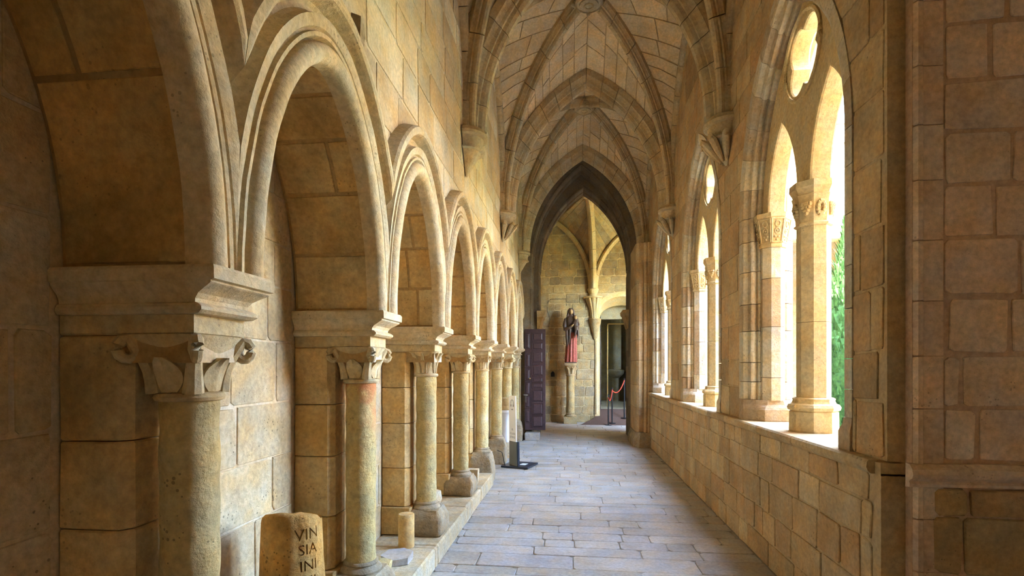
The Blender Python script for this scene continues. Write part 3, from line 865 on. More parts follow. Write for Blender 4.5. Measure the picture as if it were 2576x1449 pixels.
for b in range(4): make_bay(b, BAYS[b], BAYS[b + 1], b > 0)

RPROF = [(-.115, .03), (-.115, -.05), (-.10, -.065), (-.082, -.095), (-.075, -.125), (-.055, -.13), (-.05, -.165), (-.032, -.195), (0, -.205), (.032, -.195), (.05, -.165), (.055, -.13), (.075, -.125), (.082, -.095), (.10, -.065), (.115, -.05), (.115, .03)]
def rib_piece(frame, L, r, q0, q1, prof, n=4):
    rings = []
    for j in range(n + 1):
        q = q0 + (q1 - q0) * j / n
        rings.append([frame(w, *pointed(L, r, t, q)) for (w, t) in prof])
    return MB().loft(rings)
def half_rib(parent, frame, L, r, prof, nv, mat='rib', q0=0.0, name='voussoir'):
    for k in range(nv):
        a = q0 + (1 - q0) * k / nv; b = q0 + (1 - q0) * (k + 1) / nv
        rib_piece(frame, L, r, a + .0015, b - .0015, prof).build(name, mat, parent)
hx = XRV - XC
tlab = ['transverse vault arch above and behind the view', 'transverse vault arch nearest the camera, above the corner pier', 'first full transverse vault arch, with grey moulded legs', 'second transverse vault arch, under the first boss', 'third transverse vault arch, in front of the dark passage']
for b, y in enumerate(BAYS):
    if b < 2: continue                                  # nearer ones stand above and behind the view
    t = thing('transverse_arch', (XC, y, ZS), tlab[b], 'arch', 'transverse vault arches')
    for s in (-1, 1):
        half_rib(t, lambda w, d, z, s=s, y=y: Vector((XC + s * d, y + w, ZS + z)), hx, RW, [(w * 1.15, tt * 1.15) for (w, tt) in RPROF], 9)
DP = [(w * .78, t * .86) for (w, t) in RPROF]
bname = ['', 'unseen front vault', 'vault with the carved boss', 'farther vault']
for b in range(1, 4):
    y0, y1 = BAYS[b], BAYS[b + 1]; yc = .5 * (y0 + y1); hy = yc - y0; dl = math.hypot(hx, hy)
    for sx in (-1, 1):
        for sy in (-1, 1):
            if b == 1 and sy < 0: continue
            ux, uy = sx * hx / dl, sy * hy / dl
            t = thing('diagonal_rib', (XC + sx * hx, yc + sy * hy, ZS), 'diagonal rib of the %s from its %s %s corner' % (['', 'nearest vault', 'vault with the carved boss', 'farther vault'][b], 'near' if sy < 0 else 'far', 'left' if sx < 0 else 'right'), 'rib', 'diagonal vault ribs')
            half_rib(t, lambda w, d, z, ux=ux, uy=uy, yc=yc: Vector((XC + ux * d - uy * w, yc + uy * d + ux * w, ZS + z)), dl, RD, DP, 7)
        t = thing('wall_rib', (XC + sx * (hx - .02), yc, ZS), 'thin wall rib edging the %s on the %s wall' % (['', 'nearest vault', 'vault with the carved boss', 'farther vault'][b], 'left' if sx < 0 else 'right'), 'rib', 'thin wall ribs')
        for sy in (-1, 1):
            half_rib(t, lambda w, d, z, sy=sy, sx=sx, yc=yc: Vector((XC + sx * (hx - .02 + w), yc + sy * d, ZS + z)), hy, RB, [(-.06, .02), (-.06, -.03), (-.045, -.055), (-.01, -.07), (.05, -.07), (.05, .02)], 7)
    # boss
    if b == 1: continue
    zb = ZS + RD
    t = thing('vault_boss', (XC, yc, zb - .3), ['', 'carved boss of the nearest vault, above the picture', 'round carved boss with drooping leaves at the top of the picture', 'small round boss of the farther vault'][b], 'boss', 'vault bosses')
    MB().lathe((XC, yc, zb), [(.10, .02), (.17, -.10), (.19, -.16), (.185, -.21), (.165, -.235), (.16, -.22), (.13, -.22), (.125, -.24), (.02, -.245)], 28).build('disc', 'rib', t, smooth=True, angle=30)
    for k in range(8):
        a = 2 * PI * k / 8; c_, s_ = math.cos(a), math.sin(a)
        MB().tube([(XC + .16 * c_, yc + .16 * s_, zb - .13), (XC + .205 * c_, yc + .205 * s_, zb - .17), (XC + .215 * c_, yc + .215 * s_, zb - .215), (XC + .19 * c_, yc + .19 * s_, zb - .245)], [.03, .034, .028, .008], 8).build('leaf', 'rib', t, smooth=True)
    MB().tube([(XC + .055 * math.cos(2 * PI * j / 16), yc + .055 * math.sin(2 * PI * j / 16), zb - .246) for j in range(16)], .014, 6, closed=True).build('rosette', 'rib', t, smooth=True)

# corbels carrying the ribs
def make_corbel(sx, y, leafy, label):
    xw = XC + sx * hx - sx * .005
    t = thing('vault_corbel', (xw, y, ZS - .42), label, 'corbel', 'vault corbels')
    def half(prof, n=14):
        rings = []
        for r, z in prof:
            ring = []
            for i in range(n + 1):
                a = -PI / 2 + PI * i / n
                ring.append((xw - sx * r * math.cos(a) * .95, y + r * math.sin(a), ZS + z))
            rings.append(ring)
        return MB().loft(rings)
    half([(.205, -.085), (.245, -.075), (.25, -.045), (.235, -.02), (.225, 0)]).build('abacus', 'rib', t, smooth=True, angle=30)
    half([(.195, -.225), (.215, -.218), (.215, -.205), (.19, -.195), (.19, -.13), (.205, -.085)]).build('bell', 'rib', t, smooth=True, angle=30)
    mbx = half([(.015, -.47), (.06, -.40), (.13, -.29), (.175, -.225)], 8 if not leafy else 14)
    mbx.build('pendant', 'rib', t, smooth=leafy)
    if leafy:
        for k in range(5):
            a = -PI / 2 + PI * (k + .5) / 5; c_, s_ = math.cos(a), math.sin(a)
            MB().tube([(xw - sx * .06 * c_, y + .06 * s_, ZS - .43), (xw - sx * .14 * c_, y + .14 * s_, ZS - .33), (xw - sx * .21 * c_, y + .21 * s_, ZS - .24), (xw - sx * .26 * c_, y + .26 * s_, ZS - .21), (xw - sx * .265 * c_, y + .265 * s_, ZS - .25)], [.015, .035, .04, .03, .01], 8).build('leaf', 'rib', t, smooth=True)
    return t
make_corbel(-1, BAYS[2], False, 'nearest pointed corbel on the left wall, carrying the first arch')
make_corbel(-1, BAYS[3], True, 'second corbel on the left wall, carrying the second arch')
make_corbel(-1, BAYS[4], False, 'farthest pale rounded corbel on the left wall')
make_corbel(1, BAYS[2], True, 'leafy corbel between the first two windows on the right wall')
make_corbel(1, BAYS[3], True, 'small leafy corbel between the farther windows on the right wall')

# ------------------------------------------------------------------ near corner pier on the right, wall behind the camera, wing
cw = MB()
plan = [(1.60, 3.02), (1.668, 2.95), (1.668, 2.88), (7.4, 2.88), (7.4, 3.4), (2.04, 3.4), (2.04, 3.02)]
WX0, WX1 = 4.9, 6.15                                      # unseen side-wing window, added and sized for fill light near the camera
for (xa, xb, za, zb) in ((1.668, WX0, 0, ZT), (WX1, 7.4, 0, ZT), (WX0, WX1, 0, 1.1), (WX0, WX1, 4.3, ZT)):
    cw.box(xa + (.02 if xa < 2 else 0), xb, 2.88 + .016, 3.4, za, zb)
cwo = cw.build('wall_corner', 'mortar_c'); struct(cwo, 'broad pinkish ashlar corner pier filling the right edge')
def fr_c(u, v, w): return (u, 2.892 - w, v)
masonry(1.83, 3.38, 1.135, 6.2, (.25, .30), (.26, .56), lambda p: plate('wall_stone', p, fr_c, 'corner', cwo, depth=.02, bev=.003, proud=.003, gap=.011, cut=.012, jit=.006))
masonry(1.78, 3.38, 0, 1.01, (.22, .36), (.3, .6), lambda p: plate('wall_stone', p, fr_c, 'wall_r', cwo, depth=.02, bev=.006, proud=.012, gap=.007, cut=.02, jit=.006))
# chamfered angle shaft: courses of stone
z = 0.0
while z < 6.2:
    h = RN.uniform(.25, .33); h = min(h, 6.3 - z)
    if abs(z + h - 1.1) < .12: h = 1.1 - z
    ring = lambda zz, g=0: [(1.602 + g, 3.06, zz), (1.602 + g, 3.025, zz), (1.672 + g * .7, 2.955 + g * .7, zz), (1.69, 2.95 + g, zz), (1.69, 2.99, zz), (1.75, 3.2, zz), (1.70, 3.2, zz)]
    MB().loft([ring(z + .003, .006), ring(z + .009), ring(z + h - .009), ring(z + h - .003, .006)]).build('angle_stone', 'wall_r', cwo)
    ring2 = lambda zz, g=0: [(1.69, 2.97, zz), (1.688 + g, 2.90, zz), (1.705, 2.875 + g, zz), (1.727, 2.875 + g, zz), (1.738, 2.89, zz), (1.745, 2.89, zz), (1.828, 2.889, zz), (1.828, 2.97, zz)]
    MB().loft([ring2(z + .003, .004), ring2(z + .008), ring2(z + h - .008), ring2(z + h - .003, .004)]).build('angle_stone', 'corner', cwo)
    z += h
# string course on the pier at sill height
prf = [(2.90, 1.01), (2.868, 1.015), (2.862, 1.03), (2.87, 1.042), (2.862, 1.05), (2.845, 1.06), (2.838, 1.08), (2.845, 1.105), (2.87, 1.128), (2.90, 1.13)]
for (xa, xb) in ((1.66, 2.42), (2.424, 3.3)):
    rough_up(MB().loft([[(xa, py, pz) for py, pz in prf], [((xa + xb) / 2, py, pz) for py, pz in prf], [(xb, py, pz) for py, pz in prf]]), .003, 8).build('string_course', 'corner', cwo)

bw = MB().box(-2.0, 7.4, -1.5, -1.1, 0, ZT).box(7.0, 7.4, -1.1, 2.9, 0, ZT).build('wall_back', 'mortar_r'); struct(bw, 'plain wall behind the camera and along the side wing')
cb = MB().box(XRV, 7.4, -1.5, 3.4, 5.6, 5.8).build('ceiling', 'mortar_v'); struct(cb, 'flat ceiling of the side wing outside the picture', 'ceiling')
rf = MB().box(-3.0, 2.5, -1.6, 22.5, 7.2, 7.3).box(2.5, 7.5, -1.6, 3.5, 7.2, 7.3).box(2.5, 7.0, 13.0, 22.5, 7.2, 7.3).build('roof', 'rooftile'); struct(rf, 'unseen roof slab blocking light above the gallery, hidden by the vaults', 'roof')  # unseen slabs added to keep light out above the vaults

# ------------------------------------------------------------------ passage wall with the dark pointed arch
PXC, PL, PR, PZ = .185, 1.115, 2.25, 3.95
PL2, PR2, PXC2 = 1.05, 1.95, .25
pw = MB()
def arch_wall(mb, y0, y1, xa, xb, xc, L, r, zs, ztop, N=16):
    pts = [(xa, 0)]; pts.append((xc - L, 0)); pts.append((xc - L + .0005, zs))
    for k in range(1, N + 1): d, z_ = pointed(L, r, 0, k / N); pts.append((xc - d, zs + z_))
    for k in range(N - 1, -1, -1): d, z_ = pointed(L, r, 0, k / N); pts.append((xc + d, zs + z_))
    pts.append((xc + L + .0005, 0)); pts.append((xb, 0))
    vs_, fs = [], []
    for (x_, z_) in pts: vs_ += [(x_, y0, z_), (x_, y0, ztop), (x_, y1, ztop), (x_, y1, z_)]
    for i in range(len(pts) - 1):
        a, b = 4 * i, 4 * i + 4
        for k in range(4): fs.append((a + k, a + (k + 1) % 4, b + (k + 1) % 4, b + k))
    fs.append((0, 1, 2, 3)); e = 4 * (len(pts) - 1); fs.append((e + 3, e + 2, e + 1, e))
    mb.add(vs_, fs)
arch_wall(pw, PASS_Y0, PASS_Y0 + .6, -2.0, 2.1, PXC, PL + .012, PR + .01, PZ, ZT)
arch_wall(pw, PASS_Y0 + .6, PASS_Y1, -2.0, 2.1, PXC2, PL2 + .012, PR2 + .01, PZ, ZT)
pwo = pw.build('wall_passage', 'mortar_d'); struct(pwo, 'thick wall with a dark stone pointed arch at the gallery end')
def passage_order(y0, y1, L, r, PXC):
    for s in (-1, 1):
        z = 0
        while z < PZ - .1:
            h = min(RN.uniform(.3, .45), PZ - z)
            ring = lambda z_: [(PXC + s * (L + .05), y0 - .004, z_), (PXC + s * (L + .02), y0 - .004, z_), (PXC + s * (L - .004), y0 + .03, z_), (PXC + s * (L - .004), y1 - .03, z_), (PXC + s * (L + .02), y1 + .004, z_), (PXC + s * (L + .05), y1 + .004, z_)]
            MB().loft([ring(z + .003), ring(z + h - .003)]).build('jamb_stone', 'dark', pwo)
            z += h
        n = 9
        for k in range(n):
            rings = []
            for j in range(4):
                q = (k + .012 + .976 * j / 3) / n
                ring = []
                for (t, y_) in ((.05, y0 - .004), (.02, y0 - .004), (-.004, y0 + .03), (-.004, y0 + .25), (-.03, y0 + .27), (-.03, y1 - .27), (-.004, y1 - .25), (-.004, y1 - .03), (.02, y1 + .004), (.05, y1 + .004)):
                    d, z_ = pointed(L, r, t, q); ring.append((PXC + s * d, y_, PZ + z_))
                rings.append(ring)
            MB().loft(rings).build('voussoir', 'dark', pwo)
passage_order(PASS_Y0, PASS_Y0 + .6, PL, PR, PXC)
passage_order(PASS_Y0 + .6, PASS_Y1, PL2, PR2, PXC2)
# capitals on the inner order
for s in (-1, 1):
    x0 = PXC2 + s * (PL2 + .05)
    t = thing('passage_capital', (x0, 13.1, 2.55), 'weathered capital on the %s jamb of the dark passage' % ('left' if s < 0 else 'right'), 'capital', 'passage jamb capitals')
    def rr(o, z_): return [(x0, PASS_Y0 + .58 - o, z_), (PXC2 + s * (PL2 - .004 - o), PASS_Y0 + .58 - o, z_), (PXC2 + s * (PL2 - .004 - o), PASS_Y1, z_), (x0, PASS_Y1, z_)]
    MB().loft([rr(.0, 2.56), rr(.02, 2.6), rr(.06, 2.78), rr(.10, 2.84)]).build('bell', 'niche', t)
    MB().loft([rr(.09, 2.842), rr(.10, 2.87), rr(.13, 2.9), rr(.14, 2.97), rr(.13, 2.98)]).build('abacus', 'niche', t)

# moulded respond on the right of the third arch (shafts running down to the floor)
t = thing('respond_pier', (1.45, 11.5, 0), 'tall moulded respond with shafts at the far end of the right wall', 'pier')
def resp(z_, g=0):
    return [(1.60, 11.12 + g, z_), (1.53, 11.12 + g, z_), (1.515, 11.17, z_), (1.48, 11.15 + g, z_), (1.445, 11.17, z_), (1.44, 11.23, z_), (1.40, 11.22, z_), (1.345, 11.20 + g, z_), (1.30 + g, 11.25, z_), (1.285 + g, 11.33, z_), (1.285 + g, PASS_Y0 - .01, z_), (1.60, PASS_Y0 - .01, z_)]
z = .30
while z < 4.15:
    h = min(RN.uniform(.34, .52), 4.18 - z)
    if 4.18 - z - h < .12: h = 4.18 - z
    MB().loft([resp(z + .002, .004), resp(z + .007), resp(z + h - .007), resp(z + h - .002, .004)]).build('shaft_stone', 'wall_r', t); z += h
def respb(o, z_): return [(1.60, 11.10 - o, z_), (1.36 - o * .5, 11.10 - o, z_), (1.27 - o, 11.2 - o * .5, z_), (1.27 - o, PASS_Y0 - .01, z_), (1.60, PASS_Y0 - .01, z_)]
MB().loft([respb(.045, 0), respb(.05, .01), respb(.045, .16), respb(.02, .21), respb(-.005, .30)]).build('plinth', 'base', t)

# step at the left jamb
st = thing('stone_step', (-.95, 12.05, 0), 'small grey stone step under the dark panelled door', 'step')
rough_up(MB().bbox(-1.07, -.74, 11.92, 12.24, 0, .17, .015), .006, 6).build('block', 'floor', st)

# ------------------------------------------------------------------ end bay: wall, ribs, doorway
DX0, DX1, DZ, DRISE = .80, 2.15, 3.28, .48
ew = MB()
pts = [(-2.6, 0), (DX0, 0), (DX0 + .0005, DZ)]
dc, dl_ = .5 * (DX0 + DX1), .5 * (DX1 - DX0)
for k in range(1, 16):
    a = PI - PI * k / 16; pts.append((dc + dl_ * math.cos(a), DZ + DRISE * math.sin(a)))
pts += [(DX1 - .0005, DZ), (DX1, 0), (6.8, 0)]
vs_, fs = [], []
for (x_, z_) in pts: vs_ += [(x_, END_Y + .012, z_), (x_, END_Y + .012, ZT), (x_, END_Y + .65, ZT), (x_, END_Y + .65, z_)]
for i in range(len(pts) - 1):
    a, b = 4 * i, 4 * i + 4
    for k in range(4): fs.append((a + k, a + (k + 1) % 4, b + (k + 1) % 4, b + k))
fs.append((0, 1, 2, 3)); e = 4 * (len(pts) - 1); fs.append((e + 3, e + 2, e + 1, e))
ewo = ew.add(vs_, fs).build('wall_end', 'mortar_e'); struct(ewo, 'end wall of ochre and grey rubble stones behind the statue')
def fr_end(u, v, w): return (u, END_Y + .008 - w, v)
def emit_end(p):
    x0, x1 = p[0][0], p[1][0]; z0, z1 = p[0][1], p[2][1]
    if x1 > DX0 - .12 and z0 < DZ + DRISE + .1 and x0 < DX1 + .1:
        if x0 > DX0 - .14: 
            if z1 < DZ + DRISE + .12: return
            p = [(x0, max(z0, DZ + DRISE + .12)), (x1, max(z0, DZ + DRISE + .12)), (x1, z1), (x0, z1)]
        else: p = clip_poly(p, -1, 0, -(DX0 - .13))
    if len(p) < 3 or area(p) < .004: return
    if -.02 < p[0][0] - .0 and False: return
    plate('wall_stone', p, fr_end, 'end', ewo, depth=.02, bev=.008, proud=.009, gap=.010, cut=.03, jit=.012)
masonry(-1.6, 2.7, 0, 5.9, (.19, .33), (.22, .6), emit_end)
# small arched wall niche beside the door
ni = thing('wall_recess', (-.60, END_Y - .03, 1.36), 'small arched recess in the end wall, its shade a flat black plate', 'niche')
pt = [(-.055, 0), (.055, 0), (.055, .10), (.035, .145), (0, .17), (-.035, .145), (-.055, .10)]
MB().loft([[(-.60 + a, END_Y - .008, 1.36 + b_) for a, b_ in pt], [(-.60 + a, END_Y + .006, 1.36 + b_) for a, b_ in pt]]).build('black_plate', 'iron', ni)  # flat black plate on the wall, painted shade of the recess
MB().tube([(-.60 + a * 1.25, END_Y - .008, 1.36 + b_ * 1.1) for a, b_ in pt], .014, 6, closed=True).build('surround', 'end', ni)
# black cable crossing the wall
MB().tube([(-.78, END_Y - .012, 2.75), (-.77, END_Y - .012, 3.05), (-.83, END_Y - .012, 3.35), (-.74, END_Y - .012, 3.66), (-.2, END_Y - .012, 3.70), (-.19, END_Y - .012, 3.45)], .008, 6)
o = MB().tube([(-.70, END_Y - .014, 2.95), (-.69, END_Y - .014, 3.10), (-.76, END_Y - .014, 3.35), (-.74, END_Y - .014, 3.62), (-.66, END_Y - .014, 3.70), (-.2, END_Y - .014, 3.70), (-.19, END_Y - .014, 3.5)], .007, 6).build('wall_cable', 'iron', origin=(-.6, END_Y, 3.0)); tag(o, 'thin black cable looping along the end wall above the door', 'cable')
# doorway surround: plaster splay
MB().loft([[(DX0 - .14, END_Y - .03, 0), (DX0, END_Y + .0, 0), (DX0, END_Y + .3, 0), (DX0 - .14, END_Y + .0, 0)], [(DX0 - .14, END_Y - .03, DZ), (DX0, END_Y + .0, DZ), (DX0, END_Y + .3, DZ), (DX0 - .14, END_Y + .0, DZ)]]).build('door_splay', 'plaster', ewo)
rings = []
for k in range(17):
    a = PI - PI * k / 16; c_, s_ = math.cos(a), math.sin(a)
    rings.append([(dc + (dl_ + .14) * c_, END_Y - .03, DZ + (DRISE + .14) * s_), (dc + (dl_ + .0) * c_, END_Y - .0, DZ + DRISE * s_), (dc + (dl_ - .03) * c_, END_Y + .45, DZ - .10 + (DRISE - .12) * s_), (dc + (dl_ + .14) * c_, END_Y + .45, DZ + (DRISE + .14) * s_)])
MB().loft(rings).build('door_arch', 'plaster', ewo, smooth=True)

# shaft with two stacked corbels between the lunettes, ribs and webs of the end vault
SXX = .60
t = thing('wall_shaft', (SXX, END_Y - .1, 0), 'slender wall shaft with stacked flaring corbels between statue and doorway', 'shaft')
def hl(prof, cx, n=10):
    return MB().loft([[(cx + r * math.cos(PI + PI * i / n), END_Y + .0 + r * math.sin(PI + PI * i / n), z_) for i in range(n + 1)] for r, z_ in prof])
hl([(.045, .25), (.045, 2.5)], SXX + .1).build('lower_shaft', 'plaster', t, smooth=True)
hl([(.05, 2.48), (.07, 2.55), (.13, 2.85), (.17, 2.98), (.18, 3.08), (.165, 3.1)], SXX + .06).build('lower_corbel', 'end', t, smooth=True, angle=30)
for k in range(5):
    a = PI + PI * (k + .5) / 5; c_, s_ = math.cos(a), math.sin(a)
    MB().tube([(SXX + .04 + .08 * c_, END_Y + .08 * s_, 3.1), (SXX + .03 + .10 * c_, END_Y + .10 * s_, 3.35), (SXX + .01 + .2 * c_, END_Y + .2 * s_, 3.72)], [.035, .04, .06], 6).build('flute', 'plaster', t, smooth=True)
hl([(.27, 3.70), (.29, 3.72), (.28, 3.75), (.13, 3.77), (.12, 3.83), (.17, 3.95), (.17, 3.99)], SXX).build('upper_corbel', 'plaster', t, smooth=True, angle=30)
BOSS = Vector((.40, 14.35, 6.25))
def rib_end(q):
    th = q * PI / 2; u = 1 - math.cos(th) ** .9; s = math.sin(th)
    return Vector((SXX, END_Y - .12, 3.97)).lerp(Vector((BOSS.x, BOSS.y, 3.97)), 1 - math.cos(th)) + Vector((0, 0, (BOSS.z - 3.97) * s))
def lun(xs, xe, ztop):
    def f(q):
        s = q * 2 if q < .5 else (1 - q) * 2
        d, z_ = pointed(abs(xe - xs) / 2, ztop - 3.97, 0, s); m_ = (xs + xe) / 2; sg = 1 if xs > xe else -1
        return Vector((m_ + (sg if q < .5 else -sg) * d, END_Y - .02, 3.97 + z_))
    return f
lunL, lunR = lun(SXX - .04, -1.55, 6.0), lun(SXX + .04, 2.75, 5.75)
t = thing('end_vault_rib', (SXX, END_Y - .1, 3.97), 'pale vault rib dropping from the end boss to the wall shaft', 'rib')
for k in range(6):
    rings = []
    for j in range(4):
        q = (k + .01 + .98 * j / 3) / 6; p = rib_end(q); p2 = rib_end(min(1, q + .01)); tg = (p2 - rib_end(max(0, q - .01))).normalized()
        sd = Vector((1, 0, 0)); nn = sd.cross(tg).normalized()
        if nn.y > 0 and False: nn = -nn
        rings.append([p + sd * w + nn * d for (w, d) in ((-.1, -.06), (-.1, .04), (-.05, .1), (0, .13), (.05, .1), (.1, .04), (.1, -.06))])
    MB().loft(rings).build('voussoir', 'plaster', t)
for nm, f, lab in (('l', lunL, 'moulded wall rib framing the lunette above the statue'), ('r', lunR, 'moulded wall rib framing the lunette above the far doorway')):
    t = thing('lunette_rib', f(.5), lab, 'rib', 'lunette ribs of the end wall')
    mid = f(.5); mid = Vector((mid.x, mid.y, 3.97))
    for k in range(10):
        rings = []
        for j in range(4):
            q = (k + .01 + .98 * j / 3) / 10; p = f(q); o_ = (mid - p); o_.y = 0; o_.normalize()
            rings.append([p + o_ * d + Vector((0, -w, 0)) for (d, w) in ((-.05, 0), (-.05, .10), (.01, .14), (.06, .09), (.075, .05), (.10, .03), (.10, 0))])
        MB().loft(rings).build('voussoir', 'plaster', t)
mb = MB()
for f in (lunL, lunR):
    vs_, fs = [], []; nq, ntt = 16, 6
    for i in range(nq + 1):
        for j in range(ntt + 1):
            q = i / nq; a = f(q * .5); b_ = rib_end(q); vs_.append(a.lerp(b_, j / ntt) + Vector((0, -.0, .05)))
    for i in range(nq):
        for j in range(ntt): fs.append((i * 7 + j, i * 7 + j + 1, i * 7 + j + 8, i * 7 + j + 7))
    mb.add(vs_, fs)
mb.box(-2.6, 6.8, PASS_Y1, END_Y + .6, 6.42, 6.6)
eco = mb.build('ceiling', 'mortar_e'); struct(eco, 'end vault of pale stone above the statue', 'vault')
for f in (lunL, lunR):
    fn = lambda s, t_, f=f: f(s * .5).lerp(rib_end(s), t_) + Vector((0, 0, .045))
    q = .3
    while q < .97:
        q1 = min(1, q + RN.uniform(.08, .13)); w = (fn(q, 1) - fn(q, 0)).length; ns = max(1, int(w / .6))
        for k in range(ns): patch('vault_stone', fn, q, q1, k / ns, (k + 1) / ns, 2, 2, .02, 'end', eco, Vector((.4, 14.3, 2)), gap=.008, proud=.01)
        q = q1
t = thing('vault_boss', BOSS - Vector((0, 0, .2)), 'pale boss at the crown of the end vault, under the dark arch', 'boss', 'vault bosses')
MB().lathe((BOSS.x, BOSS.y, BOSS.z), [(.1, .05), (.15, -.03), (.15, -.09), (.12, -.12), (.02, -.13)], 16).build('disc', 'plaster', t, smooth=True)
sw = MB().box(-2.6, -2.0, PASS_Y1, END_Y, 0, ZT).box(6.6, 6.9, PASS_Y1, END_Y, 0, ZT)
for (xa, xb, za, zb) in ((2.1, 2.4, 0, ZT), (4.1, 4.5, 0, ZT), (2.4, 4.1, 0, .9), (2.4, 4.1, 4.6, ZT), (4.5, 6.2, 0, .9), (4.5, 6.2, 4.6, ZT), (6.2, 20.5, 0, 5.0)): sw.box(xa, xb, PASS_Y1 - .4, PASS_Y1, za, zb)
swo = sw.build('wall_end_bay', 'mortar_e'); struct(swo, 'side walls of the end bay, hidden behind the passage arch')

# ------------------------------------------------------------------ things on the bench
def ring_noise(c, r, z, n, amp, seed, lean=(0, 0)):
    return [(c[0] + lean[0] + (r + amp * noise.noise(Vector((3 * math.cos(2 * PI * i / n), 3 * math.sin(2 * PI * i / n), z * 4 + seed)))) * math.cos(2 * PI * i / n), c[1] + lean[1] + (r + amp * noise.noise(Vector((3 * math.cos(2 * PI * i / n), 3 * math.sin(2 * PI * i / n), z * 4 + seed)))) * math.sin(2 * PI * i / n), z) for i in range(n)]
# inscribed milestone
mx, my = -1.34, 2.46
t = thing('inscribed_stump', (mx, my, .17), 'broken reddish column stump carved with letters, standing beside the second column', 'stone')
rings = []
for k in range(25):
    q = k / 24; z_ = .17 + .70 * q
    rings.append(ring_noise((mx, my), .168 - .034 * q, z_, 64, .006, 2, (-.010 * q, 0)))
for f, dz in ((.96, .012), (.86, .026), (.6, .03), (.2, .018)):
    rings.append([(mx - .01 + (p[0] - mx + .01) * f, my + (p[1] - my) * f, .87 + dz + .035 * ((p[1] - my) * -1.0 + (p[0] - mx) * 0) / .14 * f + .012 * noise.noise(Vector(p) * 14)) for p in rings[24]])
body = MB().loft(rings).build('stump', 'red_tint', t, smooth=True, angle=55)
lines = [('VIN', .825, .075), ('SIA', .755, .07), ('INI', .68, .07), ('OIL', .605, .07), ('HOR', .53, .07), ('IMP', .455, .07), ('CAE', .38, .07)]
vsx, fsx = [], []
for txt, zc_, sz in lines:
    def wrap(v, zc_=zc_):
        z_ = zc_ + v.y; q = (z_ - .17) / .70; r = .168 - .034 * q
        th = -.55 + v.x / r                                    # faces the corridor and the camera
        rr = r - .004 + v.z
        return Vector((mx - .010 * q + rr * math.cos(th) - 0, my + rr * math.sin(th), z_)) - LOC[t.name]
    v_, f_ = text_mesh(txt, sz, .012, wrap); o_ = len(vsx); vsx += v_; fsx += [tuple(i + o_ for i in f) for f in f_]
try:
    me = bpy.data.meshes.new('cut'); me.from_pydata(vsx, [], fsx)
    bm = bmesh.new(); bm.from_mesh(me); bmesh.ops.remove_doubles(bm, verts=bm.verts, dist=1e-5); bmesh.ops.recalc_face_normals(bm, faces=bm.faces); bm.to_mesh(me); bm.free()
    cut = bpy.data.objects.new('cut', me); COL.objects.link(cut); cut.location = LOC[t.name]
    md = body.modifiers.new('b', 'BOOLEAN'); md.operation = 'DIFFERENCE'; md.object = cut; md.solver = 'EXACT'
    bpy.context.view_layer.update()
    nm_ = bpy.data.meshes.new_from_object(body.evaluated_get(bpy.context.evaluated_depsgraph_get()))
    body.modifiers.clear(); n_old = len(body.data.vertices)
    if len(nm_.vertices) > n_old + 50: body.data = nm_
    bpy.data.objects.remove(cut)
except Exception as ex:
    print('inscription cut failed', ex)

mbx = MB(); c = (-1.33, 4.19)
rings = [ring_noise(c, .060, .17, 28, .002, 1), ring_noise(c, .0635, .176, 28, .002, 1)] + [ring_noise(c, .0635, .18 + .25 * k / 8, 28, .002, 1) for k in range(1, 9)] + [ring_noise(c, .059, .437, 28, .002, 1), ring_noise(c, .02, .439, 28, .002, 1)]
o = mbx.loft(rings).build('round_stump', 'stump', origin='base', smooth=True); tag(o, 'short smooth orange stone cylinder on the bench before the third column', 'stone')
def poly_prism(name, pts, z0, z1, mat, label, cat='stone', top=1.0, jit=.006, group=None):
    cx = sum(p[0] for p in pts) / len(pts); cy = sum(p[1] for p in pts) / len(pts)
    def rg(f, z_): return [(cx + (p[0] - cx) * f + RN.uniform(-jit, jit), cy + (p[1] - cy) * f + RN.uniform(-jit, jit), z_ + RN.uniform(-jit, jit) * .5) for p in pts]
    h = z1 - z0
    o = MB().loft([[(p[0], p[1], z0) for p in rg(.94, z0)], rg(1, z0 + h * .15), rg(1 * (1 + top) / 2, z1 - h * .12), rg(top * .97, z1)]).build(name, mat, origin='base')
    return tag(o, label, cat, group)
poly_prism('slab_fragment', [(-1.40, 3.80), (-1.30, 3.72), (-1.19, 3.79), (-1.19, 3.93), (-1.28, 3.99), (-1.39, 3.95)], .176, .232, 'floor', 'broken flat grey stone slab lying on the bench near the round stump')
poly_prism('capital_fragment', [(-1.42, 3.52), (-1.30, 3.50), (-1.25, 3.56), (-1.26, 3.64), (-1.33, 3.68), (-1.42, 3.65)], .176, .265, 'column', 'yellow scrolled stone fragment at the foot of the second column')
poly_prism('rubble_stone', [(-1.56, 5.52), (-1.46, 5.50), (-1.40, 5.58), (-1.41, 5.68), (-1.50, 5.72), (-1.58, 5.64)], .176, .30, 'bench', 'rough pale rubble stone peeping out behind the third column', jit=.016, top=.7)
poly_prism('leaning_block', [(-1.42, 6.55), (-1.17, 6.55), (-1.17, 6.66), (-1.42, 6.68)], .176, .35, 'bench', 'pale squared block standing against the fourth column base')

